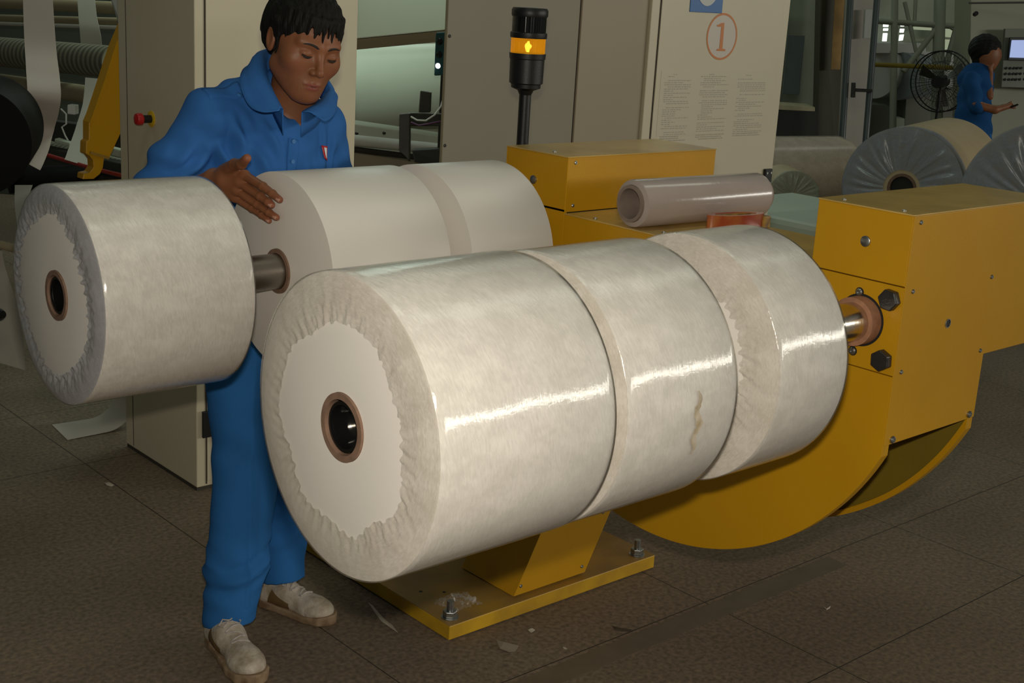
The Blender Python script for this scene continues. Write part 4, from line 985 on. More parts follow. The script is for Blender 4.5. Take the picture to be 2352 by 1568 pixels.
def sdf_obj(name, fn, lo, hi, h, m, parent, smooth=2, color=None, back=None):
    v, f = nets(fn, lo, hi, h)
    if back is not None: v = back(v)
    me = bpy.data.meshes.new(name); me.vertices.add(len(v)); me.vertices.foreach_set('co', v.astype(f32).ravel())
    me.loops.add(len(f)*4); me.loops.foreach_set('vertex_index', f.astype(np.int32).ravel())
    me.polygons.add(len(f)); me.polygons.foreach_set('loop_start', np.arange(0, len(f)*4, 4, dtype=np.int32)); me.polygons.foreach_set('loop_total', np.full(len(f), 4, np.int32))
    me.update(calc_edges=True); me.validate()
    me.polygons.foreach_set('use_smooth', [True]*len(me.polygons)); me.materials.append(m)
    if color is not None:
        ca = me.color_attributes.new('Col', 'FLOAT_COLOR', 'POINT'); cc_ = np.ones((len(v), 4), f32); cc_[:, :3] = color(v.astype(f32)); ca.data.foreach_set('color', cc_.ravel())
    o = bpy.data.objects.new(name, me); COL.objects.link(o); o.parent = parent
    if smooth:
        s_ = o.modifiers.new('smooth', 'SMOOTH'); s_.factor = .5; s_.iterations = smooth
    return o

# ----------------------------------------------------------------- head, in its own frame: X = subject's right, Y = forward, Z = up
HO = np.array([1.6862, 2.6276, 1.5039])
HR = np.array([[-.9872, -.1069, .1181], [.0705, -.9581, -.2776], [.1429, -.2657, .9534]])
def head_local(q):
    ax = np.abs(q[:, 0]); s = q.copy(); s[:, 0] = ax                 # mirrored copy for paired features
    d = ell_(q, (0, -.014, .034), (.0770, .093, .082))
    d = su(d, ell_(q, (0, .034, -.022), (.0695, .058, .082)), .03)
    d = su(d, cone(s, (.049, .004, -.060), (.021, .063, -.101), .021, .017), .032)   # jaw line
    d = su(d, sph(q, (0, .073, -.104), .0165), .022)                                # chin
    d = su(d, ell_(q, (0, .060, -.072), (.034, .032, .030)), .022)                  # mouth mound
    d = su(d, sph(s, (.049, .056, -.026), .0195), .024)                             # cheekbones
    d = su(d, cone(s, (.008, .085, .017), (.046, .070, .020), .0085, .008), .014)   # brow ridge
    d = ss(d, ell_(s, (.0325, .0985, -.002), (.019, .0135, .0115)), .012)            # eye sockets
    d = su(d, ell_(s, (.0320, .0765, -.0035), (.0150, .0125, .0108)), .004)         # closed-down lids
    d = ss(d, cone(s, (.0205, .0892, -.0068), (.0325, .0905, -.0088), .0010, .0014), .0012)
    d = ss(d, cone(s, (.0325, .0905, -.0088), (.0440, .0850, -.0062), .0014, .0009), .0012)
    d = su(d, cone(q, (0, .086, .006), (0, .106, -.034), .0062, .0088), .012)        # nose
    d = su(d, sph(q, (0, .1065, -.0375), .0090), .005)
    d = su(d, ell_(s, (.0115, .0950, -.0405), (.0072, .0095, .0068)), .005)
    d = ss(d, ell_(s, (.0062, .1000, -.0475), (.0035, .0050, .0030)), .002)
    d = su(d, ell_(q, (0, .0875, -.0690), (.0215, .0085, .0050)), .0045)             # upper lip
    d = su(d, ell_(q, (0, .0865, -.0785), (.0180, .0090, .0062)), .0045)             # lower lip
    d = ss(d, cone(s, (0, .0960, -.0734), (.0215, .0870, -.0750), .0011, .0008), .002)
    d = ss(d, ell_(q, (0, .0950, -.0570), (.004, .004, .008)), .005)                 # philtrum
    # ears
    B = np.array([[1, 0, 0], [0, .96, -.28], [0, .28, .96]])
    e = ell_(s, (.0775, -.010, -.006), (.0085, .0175, .0300), B)
    e = ss(e, ell_(s, (.0860, -.006, -.004), (.0055, .0100, .0185), B), .004)
    d = su(d, e, .006)
    # neck
    d = su(d, cone(q, (-.004, -.016, -.055), (-.028, -.034, -.160), .048, .052), .028)
    return d
def to_head(p): return (p-HO.astype(f32))@HR.astype(f32)
def from_head(v): return v@HR.T+HO
def hp(*q): return tuple(HO+HR@np.array(q))

SKIN = np.array([.265, .100, .044], f32); LIP = np.array([.24, .062, .042], f32); PINK = np.array([.30, .105, .055], f32); DARK = np.array([.11, .038, .018], f32)
# ----------------------------------------------------------------- joints of the worker (world metres)
J = dict(neck=(1.708, 2.700, 1.345), chest=(1.665, 2.735, 1.22), shR=(1.490, 2.735, 1.322), shL=(1.815, 2.755, 1.300),
         elR=(1.398, 2.790, 1.105), wrR=(1.412, 2.545, 1.212), elL=(1.890, 2.83, 1.08), wrL=(1.870, 2.72, .93), pel=(1.69, 2.86, .86))
XF = 1.4335                                                       # finger plane: just off the roll's end face (x = 1.4466)
fingers = dict(
    index=[(1.424, 2.4400, 1.2370), (XF-.006, 2.3720, 1.2230), (XF-.004, 2.3370, 1.2130), (XF-.002, 2.3120, 1.2045)],
    middle=[(1.421, 2.4530, 1.2200), (XF-.004, 2.3840, 1.2000), (XF-.002, 2.3560, 1.1920), (XF-.001, 2.3450, 1.1885)],
    ring=[(1.421, 2.4650, 1.2010), (XF-.003, 2.3980, 1.1805), (XF-.001, 2.3540, 1.1700), (XF, 2.3270, 1.1650)],
    little=[(1.422, 2.4760, 1.1840), (XF-.003, 2.4200, 1.1680), (XF-.001, 2.3850, 1.1600), (XF, 2.3560, 1.1530)])
frad = dict(index=(.0100, .0090, .0082, .0072), middle=(.0102, .0092, .0084, .0076), ring=(.0096, .0086, .0078, .0070), little=(.0086, .0074, .0066, .0060))
thumb = [(1.414, 2.505, 1.236), (1.404, 2.447, 1.2600), (1.398, 2.408, 1.2665), (1.392, 2.376, 1.2830)]
def hand(p):
    wr = np.array(J['wrR']); d = None
    d = cone(p, wr, (1.415, 2.500, 1.218), .0235, .0255)
    for nm, k in (('index', .0145), ('middle', .0150), ('ring', .0145), ('little', .0130)):
        c_ = np.array(fingers[nm][0]); a_ = wr*.75+c_*.25
        d = su(d, cone(p, a_, c_, .016, k*.84), .012)
    f_ = None
    for nm in fingers:
        e = None
        P_ = fingers[nm]; R_ = frad[nm]
        for i in range(3):
            g_ = cone(p, P_[i], P_[i+1], R_[i], R_[i+1]); e = g_ if e is None else su(e, g_, .003)
        for i in (1, 2): e = su(e, sph(p, P_[i], R_[i]*1.06), .003)
        f_ = e if f_ is None else np.minimum(f_, e)
    d = su(d, f_, .0055)
    t_ = cone(p, thumb[0], thumb[1], .0170, .0125); t_ = su(t_, cone(p, thumb[1], thumb[2], .0122, .0108), .004)
    t_ = su(t_, cone(p, thumb[2], thumb[3], .0108, .0090), .004)
    d = su(d, t_, .010)
    # tendons
    return d
def body(p):
    hd = head_local(to_head(p))
    sh = cone(p, J['neck'], (1.690, 2.735, 1.260), .052, .085)
    t_ = ell_(p, (1.665, 2.745, 1.20), (.150, .088, .150)); t_ = su(t_, ell_(p, (1.68, 2.81, 1.00), (.130, .088, .20)), .06)
    t_ = su(t_, cone(p, J['shR'], J['shL'], .040, .040), .05)
    arm = cone(p, J['shR'], J['elR'], .042, .039); arm = su(arm, cone(p, J['elR'], J['wrR'], .0395, .0250), .02)
    armL = cone(p, J['shL'], J['elL'], .046, .038); armL = su(armL, cone(p, J['elL'], J['wrL'], .038, .026), .02)
    d = su(t_, sh, .05); d = su(d, arm, .03); d = su(d, armL, .03); d = su(d, hd, .018)
    # left hand, hidden behind the rolls: palm and five fingers
    w = np.array(J['wrL']); hl = cone(p, w, w+np.array([-.03, -.05, -.02]), .026, .030)
    d = su(d, hl, .015)
    for k in range(4):
        b0 = w+np.array([-.03+.018*(k-1.5), -.06, -.02]); d = su(d, chain(p, [b0, b0+np.array([-.008, -.035, -.012]), b0+np.array([-.008, -.05, -.035])], [.009, .008, .007]), .004)
    d = su(d, chain(p, [w+np.array([-.045, -.03, 0]), w+np.array([-.065, -.055, .01])], [.011, .009]), .006)
    d = su(d, hand(p), .012)
    return d
def skin_col(v):
    c = np.tile(SKIN, (len(v), 1)); q = to_head(v); s = q.copy(); s[:, 0] = np.abs(s[:, 0])
    def blend(mask, col): 
        nonlocal c; m_ = np.clip(mask, 0, 1)[:, None]; c = c*(1-m_)+col*m_
    lips = np.minimum(ell_(q, (0, .091, -.0695), (.022, .012, .0046)), ell_(q, (0, .090, -.0780), (.0190, .012, .0058)))
    blend(-lips/.003+.3, LIP)
    blend(.5-.5*sph(s, (.040, .070, -.035), .016)/.012, PINK*.95)
    slit = np.minimum(cone(s, (.0205, .0892, -.0068), (.0325, .0905, -.0088), .0014, .0018), cone(s, (.0325, .0905, -.0088), (.0440, .0850, -.0062), .0018, .0012))
    blend(1-slit/.0015, DARK*.12)
    blend(1-cone(s, (0, .0960, -.0734), (.0215, .0870, -.0750), .0006, .0004)/.0014, LIP*.35)
    # beard shadow and fingertips
    blend(.30-ell_(q, (0, .085, -.088), (.045, .03, .028))/.02*.3, DARK*1.3) if False else None
    for nm in fingers:
        blend(1.2-sph(v, fingers[nm][3], .004)/.010, PINK)
        for i in (1, 2): blend(.55-sph(v, fingers[nm][i], .004)/.009, DARK*1.1)
    blend(1.1-sph(v, thumb[3], .004)/.014, PINK*1.05)
    return c

HB = 0.0022
wk = thing('person', 'young man in blue work clothes leaning over the rear rolls, one hand on a roll', 'person', (1.62, 2.68, 0))
sdf_obj('body', body, (1.27, 2.27, .90), (2.04, 2.93, 1.66), HB, M_skin, wk, smooth=1, color=skin_col)
# nails
for nm in fingers:
    a_, b_ = np.array(fingers[nm][2]), np.array(fingers[nm][3]); d_ = (b_-a_)/np.linalg.norm(b_-a_); r_ = frad[nm][3]
    side_ = np.cross(d_, (1., 0, 0)); side_ /= np.linalg.norm(side_); out_ = -np.cross(side_, d_); out_ = out_ if out_[0] < 0 else -out_
    v = []; f = []
    for i in range(7):
        for j in range(7):
            u, w_ = (i/6-.5)*2, (j/6-.5)*2; L_n = r_*.78; Wn = r_*.70
            lim = math.sqrt(max(0, 1-.35*abs(u)**3))
            aa = w_*lim*.85; v.append(b_+d_*(u*L_n+.0005)+side_*math.sin(aa)*r_*.98*.8+out_*(math.cos(aa)*r_*.98+.0004-.0016*max(u, 0)**2))
    for i in range(6):
        for j in range(6): f.append((i*7+j, i*7+j+1, i*7+8+j, i*7+7+j))
    newobj('fingernail', v, f, M_nail, wk, True)

# eyes: dark slit of the eye under the lid
for s in (-1, 1):
    MB().tube([hp(s*.0205, .0878, -.0072), hp(s*.0265, .0896, -.0090), hp(s*.0325, .0898, -.0096), hp(s*.0385, .0876, -.0088), hp(s*.0440, .0842, -.0070)], [.0008, .0024, .0029, .0024, .0008], 8).build('eyelashes', M_lash, wk, smooth=True)
    v = []; f = []; n_ = 14
    pts = []
    for i in range(n_+1):
        u = i/n_; x = .010+.037*u; zc = .0145+.0085*math.sin(u*2.2)-.004*u; hw = .0028*(1-u)**.5*min(1, u*6+.35)+.0006
        pts.append((s*x, .0925-5.6*(x-.010)**2-.10*(x-.010), zc, hw))
    for x, y, z, hw in pts:
        for k in (-1, 1): v.append(hp(x, y+.0012, z+k*hw))
        v.append(hp(x, y+.0028, z))
    for i in range(n_): f += [(3*i, 3*i+2, 3*i+5, 3*i+3), (3*i+2, 3*i+1, 3*i+4, 3*i+5)]
    newobj('eyebrow', v, f, M_lash, wk, True)

# hair
def hair(q):
    n_ = .0013*np.sin(q[:, 0]*260+30*q[:, 2])*np.sin(q[:, 1]*190)+.0010*np.sin(q[:, 0]*520+q[:, 2]*70)
    d = ell_(q, (0, -.020, .040), (.0860, .106, .087))
    d = su(d, ell_(q, (0, -.070, .000), (.070, .050, .070)), .03)
    # remove the face
    face = np.maximum(.046-q[:, 1]+.0*q[:, 2], q[:, 2]-.046-.10*(q[:, 0]+.02)) * 1.0
    cut = ell_(q, (0, .118, -.030), (.086, .080, .112)); d = ss(d, cut, .006)
    s = q.copy(); s[:, 0] = np.abs(s[:, 0])
    d = ss(d, ell_(s, (.088, .012, -.030), (.030, .034, .045)), .006)      # over the ears
    d = ss(d, q[:, 2]+.072, .01)
    rg_ = np.random.RandomState(9); spikes = []
    for k in range(24):
        t_ = k/23; an = math.radians(158-136*t_); L1 = (.044, .012, .036, .050, .018, .040, .006, .048)[k % 8]
        sx = .076*math.cos(an); sy = -.012+.097*math.sin(an)
        spikes.append((sx*.93, sy*.88, .074, sx*.98+.004*rg_.randn(), sy+.002+.004*(1-L1/.05), L1-.020*abs(math.cos(an))**2, .0072))
    spikes += [(.074, .010, .040, .0735, .022, -.036, .012), (.075, -.002, .040, .074, .010, -.030, .012), (-.074, .014, .040, -.0735, .024, -.036, .012), (-.075, .0, .040, -.074, .012, -.030, .012)]
    for a, b_, c_, x, y, z, r in spikes:
        d = su(d, cone(q, (a, b_, c_), (x, y, z), r, .0009), .004)
    return d+n_
sdf_obj('hair', hair, (-.11, -.14, -.09), (.11, .12, .15), .0025, M_hair, wk, smooth=1, back=from_head)

# ----------------------------------------------------------------- shirt
def folds(p, s=1.0):
    x, y, z = p[:, 0], p[:, 1], p[:, 2]
    return s*(.0032*np.sin(38*x+14*z+3*np.sin(9*z+4*x))+.0022*np.sin(61*x-27*z+4*np.sin(13*z))+.0016*np.sin(90*z+35*x+3*np.sin(20*x)))
def shirt(p):
    d = ell_(p, (1.660, 2.738, 1.215), (.178, .108, .150))
    d = su(d, ell_(p, (1.668, 2.790, 1.020), (.165, .112, .230)), .07)
    d = su(d, cone(p, (1.520, 2.740, 1.330), (1.800, 2.752, 1.305), .050, .050), .055)
    d = su(d, cone(p, (1.525, 2.755, 1.335), (1.640, 2.755, 1.385), .045, .045), .05); d = su(d, cone(p, (1.800, 2.76, 1.300), (1.725, 2.76, 1.365), .042, .045), .05)
    d = su(d, cone(p, (1.706, 2.735, 1.345), (1.690, 2.738, 1.29), .060, .085), .045); d = su(d, cone(p, (1.712, 2.738, 1.345), (1.716, 2.745, 1.385), .064, .058), .02)
    sl = cone(p, (1.502, 2.735, 1.318), (1.440, 2.768, 1.215), .062, .060); sl = su(sl, cone(p, (1.440, 2.768, 1.215), (1.412, 2.786, 1.140), .060, .076), .02)
    d = su(d, sl, .035)
    sr = cone(p, (1.825, 2.755, 1.290), (1.872, 2.790, 1.120), .060, .068); d = su(d, sr, .035)
    d = d+folds(p, .8)
    # armpit folds on the near sleeve
    x, y, z = p[:, 0], p[:, 1], p[:, 2]
    m_ = np.exp(-((x-1.52)**2+(z-1.23)**2)/.006); d = d+.006*m_*np.sin(90*(x-.35*z)); 
    m2 = np.exp(-((x-1.40)**2+(z-1.20)**2)/.004); d = d+.005*m2*np.sin(80*(z+.5*x))
    for (ax, az, bx, bz, w_, am) in ((1.530, 1.330, 1.560, 1.200, .010, .007), (1.545, 1.300, 1.620, 1.180, .012, .006), (1.500, 1.270, 1.540, 1.160, .008, .008), (1.470, 1.230, 1.400, 1.180, .010, .008), (1.600, 1.330, 1.640, 1.230, .009, .005),
                                     (1.780, 1.310, 1.760, 1.200, .010, .005), (1.810, 1.260, 1.790, 1.150, .010, .006), (1.450, 1.280, 1.400, 1.200, .012, .006), (1.700, 1.230, 1.720, 1.150, .012, .005)):
        bb = np.array([bx-ax, bz-az], f32); tt = np.clip(((x-ax)*bb[0]+(z-az)*bb[1])/float(bb@bb), 0, 1)
        dd_ = np.sqrt((x-ax-tt*bb[0])**2+(z-az-tt*bb[1])**2)
        d = d-am*(np.exp(-(dd_/w_)**2)-.8*np.exp(-((dd_-1.9*w_)/w_)**2))*np.sin(math.pi*np.clip(tt*.9+.1, 0, 1))*(y < 2.80)
    d = d+.0010*np.exp(-((x-1.512+.25*(z-1.25))/.0035)**2)*(z > 1.15)
    d = ss(d, chain(p, [(1.716, 2.712, 1.50), (1.704, 2.695, 1.385), (1.676, 2.660, 1.360), (1.666, 2.640, 1.335), (1.668, 2.605, 1.286)], [.054, .047, .031, .016, .003]), .003)
    # open sleeve ends
    d = ss(d, cone(p, (1.402, 2.782, 1.13), (1.38, 2.79, 1.02), .062, .085), .004)
    d = np.maximum(d, .80-z)
    return d
sh_ = sdf_obj('shirt', shirt, (1.22, 2.54, .78), (2.06, 2.96, 1.45), .0034, M_bluesh if False else M_blueshirt, wk, smooth=1)
def surf_y(fn, x, z, y0=2.50, y1=2.78):
    """front surface of a distance field along +y"""
    ys = np.linspace(y0, y1, 400); P_ = np.stack([np.full(400, x), ys, np.full(400, z)], 1).astype(f32); d = fn(P_); k = np.argmax(d < 0)
    return ys[k] if d[k] < 0 else None
# collar: band around the neck folding outwards to two points
def collar():
    K = [((650, 252, 2.93), (639, 254, 2.905)), ((640, 233, 2.945), (602, 257, 2.905)), ((625, 203, 2.97), (572, 242, 2.925)), ((613, 168, 3.00), (553, 202, 2.955)), ((609, 140, 3.04), (553, 170, 3.00)),
         ((611, 119, 3.09), (574, 150, 3.09)), ((650, 108, 3.19), (640, 140, 3.25)), ((705, 125, 3.25), (715, 165, 3.31)), ((752, 196, 3.20), (770, 212, 3.24)), ((745, 218, 3.10), (774, 236, 3.13)),
         ((728, 236, 3.02), (768, 262, 3.03)), ((704, 250, 2.965), (749, 278, 2.965)), ((692, 258, 2.945), (733, 268, 2.95))]
    I_ = np.array([at(*k[0]) for k in K]); O_ = np.array([at(*k[1]) for k in K]); n = len(K); cen = (I_.mean(0)+O_.mean(0))/2
    def cat(P_, i, u):
        p0, p1, p2, p3 = P_[max(i-1, 0)], P_[i], P_[min(i+1, n-1)], P_[min(i+2, n-1)]
        return .5*((2*p1)+(-p0+p2)*u+(2*p0-5*p1+4*p2-p3)*u*u+(-p0+3*p1-3*p2+p3)*u**3)
    v = []; f = []; rows = 7; m = 0; v_in = []
    for i in range(n-1):
        for k in range(6):
            a_, b_ = cat(I_, i, k/6), cat(O_, i, k/6); v_in.append(a_); out = (a_+b_)/2-cen; out = out/(np.linalg.norm(out)+1e-9)
            for j in range(rows): w_ = j/(rows-1); v.append(a_*(1-w_)+b_*w_+(out*.5+np.array([0, 0, .6]))*.012*math.sin(math.pi*min(1, w_*1.35)))
            m += 1
    for i in range(m-1):
        for j in range(rows-1): f.append((i*rows+j, (i+1)*rows+j, (i+1)*rows+j+1, i*rows+j+1))
    o = newobj('collar', v, f, M_blueshirt, wk, True)
    so_ = o.modifiers.new('thick', 'SOLIDIFY'); so_.thickness = .0025; so_.offset = 0
    nk = np.array([1.700, 2.712]); v = []; f = []
    for i in range(m):
        q_ = np.array(v_in[i]); d_ = q_[:2]-nk; d_ = d_/np.linalg.norm(d_)
        for j in range(4): w_ = j/3; v.append((q_[0]-d_[0]*.006*w_, q_[1]-d_[1]*.006*w_, q_[2]-.055*w_))
    for i in range(m-1):
        for j in range(3): f.append((i*4+j, (i+1)*4+j, (i+1)*4+j+1, i*4+j+1))
    o2 = newobj('collar_stand', v, f, M_blueshirt, wk, True); s2 = o2.modifiers.new('thick', 'SOLIDIFY'); s2.thickness = .002; s2.offset = 0
    return o
collar()
def patch(name, poly_px, m, fn=shirt, parent=None, off=.0022, sub=10, th=.0012, ylim=(2.5, 2.8)):
    """a small cloth piece laid on the garment: quad given by four (x, z) corners in the garment's frontal plane"""
    a, b_, c_, d_ = [np.array(q_, float) for q_ in poly_px]; v = []; f = []
    for i in range(sub+1):
        for j in range(sub+1):
            u, w_ = i/sub, j/sub; q_ = (a*(1-u)+b_*u)*(1-w_)+(d_*(1-u)+c_*u)*w_
            y = surf_y(fn, q_[0], q_[1], *ylim); y = 2.70 if y is None else y; v.append((q_[0], y-off, q_[1]))
    for i in range(sub):
        for j in range(sub): f.append((i*(sub+1)+j, (i+1)*(sub+1)+j, (i+1)*(sub+1)+j+1, i*(sub+1)+j+1))
    o = newobj(name, v, f, m, parent, True); s_ = o.modifiers.new('thick', 'SOLIDIFY'); s_.thickness = th; s_.offset = 0
    return o
def fxz(px, py, y): p = onp(px, py, 1, y); return (p[0], p[2])
yv = 2.62
patch('placket', [fxz(672, 318, yv), fxz(692, 322, yv), fxz(686, 400, yv), fxz(664, 398, yv)], M_blueshirt, parent=wk)
bd = patch('badge', [fxz(757, 338, yv), fxz(773, 340, yv), fxz(768, 374, yv), fxz(759, 366, yv)], M_red, parent=wk, off=.0040, sub=6)
patch('badge_field', [fxz(761, 342, yv), fxz(767, 343, yv), fxz(764, 367, yv), fxz(762, 362, yv)], M_white, parent=bd, off=.0056, sub=4)
for (px, py) in ((681, 326), (677, 372)):
    x, z = fxz(px, py, yv); y = surf_y(shirt, x, z); 
    if y: MB().tube([(x, y-.002, z), (x, y-.0055, z)], .0052, 18).build('button', M_bluebtn, wk, auto=True)
# shoulder strap on his right shoulder
def surf_z(fn, x, y, z0=1.46, z1=1.2):
    zs = np.linspace(z0, z1, 400); P_ = np.stack([np.full(400, x), np.full(400, y), zs], 1).astype(f32); d = fn(P_); k = np.argmax(d < 0); return zs[k] if d[k] < 0 else z1
v = []; f = []; n_ = 12
for i in range(n_+1):
    u = i/n_; x = 1.482+.090*u; hw = .020-.004*u
    for j in range(5):
        y = 2.712-hw+2*hw*j/4-.0; v.append((x, y, surf_z(shirt, x, y)+.0018))
for i in range(n_):
    for j in range(4): f.append((i*5+j, (i+1)*5+j, (i+1)*5+j+1, i*5+j+1))
o = newobj('shoulder_strap', v, f, M_blueshirt, wk, True); s_ = o.modifiers.new('thick', 'SOLIDIFY'); s_.thickness = .002
x, y = 1.560, 2.700; z = surf_z(shirt, x, y); MB().tube([(x, y, z+.003), (x+.001, y-.002, z+.008)], .0062, 18).build('button', M_bluebtn, wk, auto=True)

# ----------------------------------------------------------------- trousers
def trousers(p):
    x, y, z = p[:, 0], p[:, 1], p[:, 2]
    d = ell_(p, (1.70, 2.855, .88), (.165, .115, .15))
    R_ = [(1.640, 2.840, .83), (1.632, 2.775, .50), (1.566, 2.715, .20), (1.528, 2.690, .070)]
    L_ = [(1.765, 2.880, .83), (1.765, 2.860, .48), (1.762, 2.825, .20), (1.750, 2.795, .085)]
    r = cone(p, R_[0], R_[1], .105, .086); r = su(r, cone(p, R_[1], R_[2], .086, .074), .03); r = su(r, cone(p, R_[2], R_[3], .072, .066), .03)
    l = cone(p, L_[0], L_[1], .100, .082); l = su(l, cone(p, L_[1], L_[2], .082, .066), .03); l = su(l, cone(p, L_[2], L_[3], .066, .062), .03)
    d = su(d, su(r, l, .02), .05)
    d = d+.0035*np.sin(30*x+10*z+3*np.sin(7*z))*np.clip(z*1.5, .3, 1)
    # bunched cloth above the hems and at the knees
    m1 = np.exp(-((z-.20)/.075)**2)*(x < 1.665); d = d-.0038*m1*np.sin(80*z+30*x+10*y+2.5*np.sin(30*x))-.003*m1*np.sin(130*z-40*x)
    m2 = np.exp(-((z-.24)/.085)**2)*(x >= 1.665); d = d-.0055*m2*np.sin(70*z-30*x+1.0)
    m3 = np.exp(-((z-.50)/.10)**2); d = d-.004*m3*np.sin(48*z+32*x)
    d = d-.004*np.exp(-((x-(1.545+.12*(z-.1)))/.007)**2)*(z > .12)*(z < .8)+.004*np.exp(-((x-(1.575+.12*(z-.1)))/.012)**2)*(z > .2)*(z < .7)
    d = np.maximum(d, .062-.20*(y-2.69)-z)
    d = np.maximum(d, np.where(x > 1.655, .082-.2*(y-2.79)-z, -1))
    # hollow hems
    d = ss(d, cone(p, (1.524, 2.688, .0), (1.536, 2.70, .10), .058, .048), .004); d = ss(d, cone(p, (1.749, 2.792, .0), (1.754, 2.80, .13), .053, .045), .004)
    return d
sdf_obj('trousers', trousers, (1.38, 2.55, .03), (1.90, 3.02, .98), .0040, M_bluepants, wk, smooth=1)

# ----------------------------------------------------------------- trainers
def shoe(heel, toe, name_side):
    heel = np.array(heel, float); toe = np.array(toe, float); fwd = toe-heel; Ls = np.linalg.norm(fwd[:2]); fwd /= np.linalg.norm(fwd)
    rgt = np.cross(fwd, (0, 0, 1.)); B = np.stack([rgt, fwd, np.array([0, 0, 1.])], 1); s = Ls/.285
    def back(v): return (v*s)@B.T+heel
    def outline(y):   # half width of the foot along its length
        return np.interp(y, [0, .03, .09, .15, .20, .25, .275, .285], [.012, .032, .034, .041, .049, .044, .026, .006])
    def upper(q):
        x, y, z = q[:, 0], q[:, 1], q[:, 2]
        d = cone(q, (0, .040, .045), (0, .105, .058), .036, .036)
        d = su(d, cone(q, (0, .105, .052), (0, .205, .036), .038, .036), .03)
        d = su(d, ell_(q, (0, .215, .036), (.046, .060, .033)), .02)
        d = su(d, cone(q, (0, .038, .045), (0, .048, .072), .030, .031), .02)
        d = ss(d, cone(q, (0, .048, .075), (0, .040, .16), .020, .030), .006)
        # toe cap stitching and panel edges
        d = d+.0012*np.exp(-((np.sqrt(x*x*1.3+(y-.19)**2)-.052)/.003)**2)*(y > .2)
        d = np.maximum(d, .012-z)
        return d
    def sole(q):
        x, y, z = q[:, 0], q[:, 1], q[:, 2]; w = outline(y)+.003
        d = np.maximum(np.abs(x)-w, np.maximum(-y+.002, y-.287)); top = np.interp(y, [0, .09, .2, .285], [.032, .024, .022, .034])
        d = si(d*.8, np.maximum(z-top, .0008-z), .004); return d
    u_ = sdf_obj('trainer', upper, (-.06, -.01, 0), (.06, .30, .16), .0028, M_shoe, wk, smooth=1, back=back)
    sdf_obj('sole', sole, (-.065, -.012, -.004), (.065, .30, .06), .003, M_sole, u_, smooth=1, back=back)
    def onup(x, y):
        zs = np.linspace(.15, .015, 200); P_ = np.stack([np.full(200, x), np.full(200, y), zs], 1).astype(f32); d = upper(P_); k = np.argmax(d < 0); return zs[k] if d[k] < 0 else .03
    def sidex(y, z, sg):
        xs = np.linspace(.075, 0, 200)*sg; P_ = np.stack([xs, np.full(200, y), np.full(200, z)], 1).astype(f32); d = upper(P_); k = np.argmax(d < 0); return xs[k]
    for sg in (-1, 1):
        v = []; f = []; n1, n2 = 14, 8
        for i in range(n1+1):
            u = i/n1; y = .055+.085*u+.03*(1-u)*0
            for j in range(n2+1):
                w_ = j/n2; z = .024+(.052-.030*u)*w_; yy_ = y+.020*w_*(1-u)
                v.append((sidex(yy_, z, sg)+sg*.0012, yy_, z))
        for i in range(n1):
            for j in range(n2): f.append((i*(n2+1)+j, (i+1)*(n2+1)+j, (i+1)*(n2+1)+j+1, i*(n2+1)+j+1))
        newobj('brown_side_patch', back(np.array(v)), f, M_shoebrown, u_, True)
    lc_ = MB()
    for i in range(5):
        y = .112+.017*i; pts = []
        for k in range(9):
            x = -.022+.0055*k; sgn = 1 if i % 2 else -1; yy_ = y+sgn*.006*(k-4)/4; pts.append(back(np.array([x, yy_, onup(x, yy_)+.0022])))
        lc_.tube(pts, .0024, 8)
    for sg in (-1, 1):
        pts = [back(np.array(q_)) for q_ in ((0, .108, onup(0, .108)+.004), (sg*.016, .102, onup(sg*.016, .102)+.010), (sg*.030, .112, onup(sg*.026, .112)+.006), (sg*.022, .122, onup(sg*.022, .122)+.004), (sg*.004, .112, onup(0, .112)+.004))]
        lc_.tube(pts, .0021, 8)
    lc_.build('laces', M_lace, u_, smooth=True)
shoe((1.508, 2.735, 0), (1.480, 2.463, 0), 'right')
shoe((1.712, 2.850, 0), (1.806, 2.622, 0), 'left')

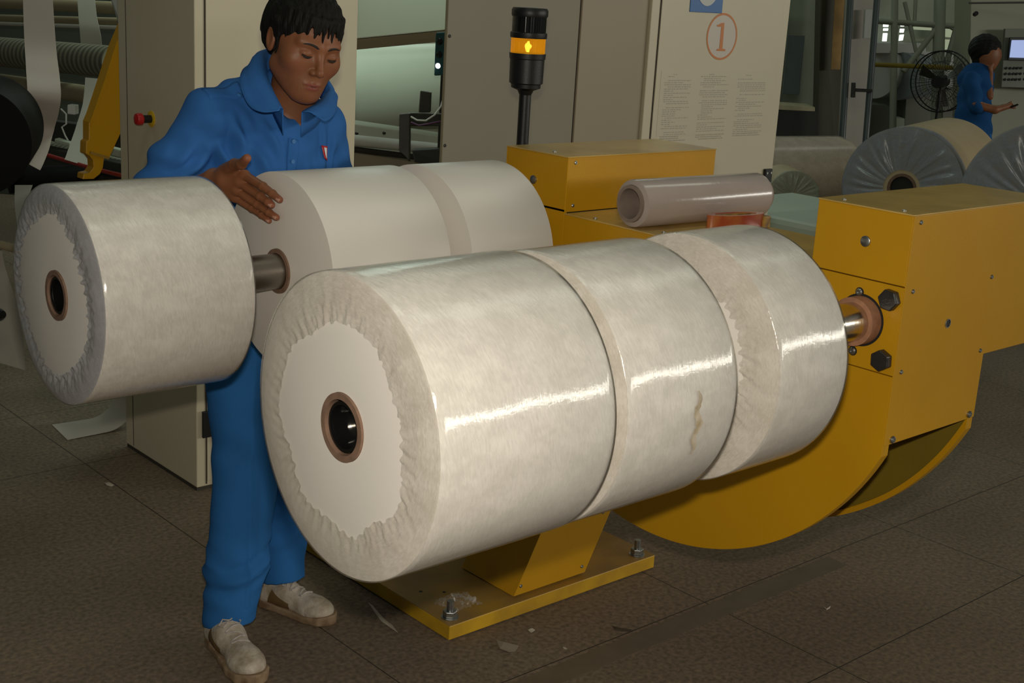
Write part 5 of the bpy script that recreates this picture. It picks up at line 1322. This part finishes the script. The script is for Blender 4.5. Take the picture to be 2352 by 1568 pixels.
# ----------------------------------------------------------------- distant worker
d2 = thing('person', 'distant worker in dark blue shirt seen from behind, one hand raised to his face', 'person', at(2245, 420, 10.4)*np.array([1, 1, 0]))
DD = 10.4
def A2(px, py, dd=0): return at(px, py, DD+dd)
def w2(px): return px*DD/3012.
def body2(p):
    h_ = ell_(p, A2(2268, 125), (w2(30), w2(30), w2(38)))
    h_ = su(h_, cone(p, A2(2283, 130, -.02), A2(2278, 152, -.02), w2(14), w2(10)), .02)       # face and jaw
    h_ = su(h_, sph(p, A2(2297, 128, -.02), w2(4)), .015)                                       # nose
    d = su(h_, cone(p, A2(2262, 145), A2(2250, 180), w2(15), w2(18)), .02)
    d = su(d, cone(p, A2(2240, 185), A2(2238, 320), w2(28), w2(34)), .05)
    near = cone(p, A2(2240, 240, -.22), A2(2285, 252, -.22), w2(10), w2(9)); near = su(near, cone(p, A2(2285, 252, -.22), A2(2318, 243, -.2), w2(8.5), w2(6.5)), .02)
    up_ = cone(p, A2(2260, 185, -.05), A2(2273, 222, -.1), w2(10), w2(7)); up_ = su(up_, cone(p, A2(2273, 222, -.1), A2(2276, 152, -.1), w2(7), w2(5.5)), .02)
    d = su(d, near, .02); d = su(d, up_, .02)
    for k in range(4):
        d = su(d, chain(p, [A2(2318, 239+2.6*k, -.2), A2(2326, 240+2.8*k, -.2), A2(2332, 243+2.2*k, -.2)], [w2(2.6), w2(2.4), w2(2.0)]), .004)
        d = su(d, chain(p, [A2(2272, 152+2*k, -.12), A2(2279, 145+2.4*k, -.12), A2(2283, 143+2.6*k, -.12)], [w2(2.6), w2(2.4), w2(2.0)]), .004)
    d = su(d, cone(p, A2(2316, 238, -.2), A2(2324, 233, -.2), w2(3), w2(2.4)), .004)
    for x0_, x1_ in ((2228, 2222), (2252, 2256)):
        d = su(d, chain(p, [A2(x0_, 320), A2(x0_, 440), A2(x1_, 560)], [w2(20), w2(15), w2(11)]), .03)
    return d
b2lo = np.minimum(A2(2150, 60), A2(2360, 600)); b2hi = np.maximum(A2(2150, 60), A2(2360, 600))
sdf_obj('body', body2, b2lo-[.35, .35, .1], b2hi+[.35, .35, .12], .011, M_skin, d2, smooth=1, color=lambda v: np.tile(SKIN*1.05, (len(v), 1)))
def shirt2(p):
    d = cone(p, A2(2242, 180), A2(2232, 320), w2(35), w2(44)); d = su(d, cone(p, A2(2222, 180, .05), A2(2262, 182, -.05), w2(19), w2(18)), .06)
    d = su(d, cone(p, A2(2230, 185, -.14), A2(2243, 246, -.20), w2(20), w2(16)), .03)
    d = su(d, cone(p, A2(2258, 182, -.06), A2(2268, 205, -.08), w2(14), w2(11)), .03)
    d = d+.006*np.sin(40*p[:, 2]+30*p[:, 0])
    return np.maximum(d, A2(2232, 330)[2]-p[:, 2])
sdf_obj('shirt', shirt2, b2lo-[.3, .3, .1], b2hi+[.3, .3, .1], .013, mat('dark_blue_cotton', (.018, .085, .25), .9, spec=.1), d2, smooth=1)
def hair2(p):
    d = ell_(p, A2(2262, 112, .01), (w2(36), w2(36), w2(34))); d = su(d, cone(p, A2(2250, 120), A2(2246, 140), w2(20), w2(12)), .03)
    d = ss(d, ell_(p, A2(2296, 142, -.12), (w2(26), w2(26), w2(26))), .02)
    return d+.004*np.sin(90*p[:, 0]+60*p[:, 2])*np.sin(80*p[:, 1]+90*p[:, 2])
sdf_obj('hair', hair2, A2(2262, 112)-.25, A2(2262, 112)+.25, .008, M_hair, d2, smooth=1)
def pants2(p):
    d = cone(p, A2(2236, 318), A2(2236, 350), w2(40), w2(40))
    for x0_, x1_ in ((2222, 2218), (2252, 2256)): d = su(d, chain(p, [A2(x0_, 345), A2(x0_, 440), A2(x1_, 545)], [w2(26), w2(21), w2(17)]), .03)
    return d
sdf_obj('trousers', pants2, b2lo-[.35, .35, .1], b2hi+[.35, .35, .0], .016, M_bluepants, d2, smooth=1)
ph = thing('phone', 'small dark phone in the hand of the distant worker', 'phone', A2(2330, 243, -.22))
MB().tube([A2(2322, 246, -.22), A2(2338, 240, -.22)], w2(2.2), 8).build('phone_body', M_blackgloss, ph, auto=True)

finish_things()
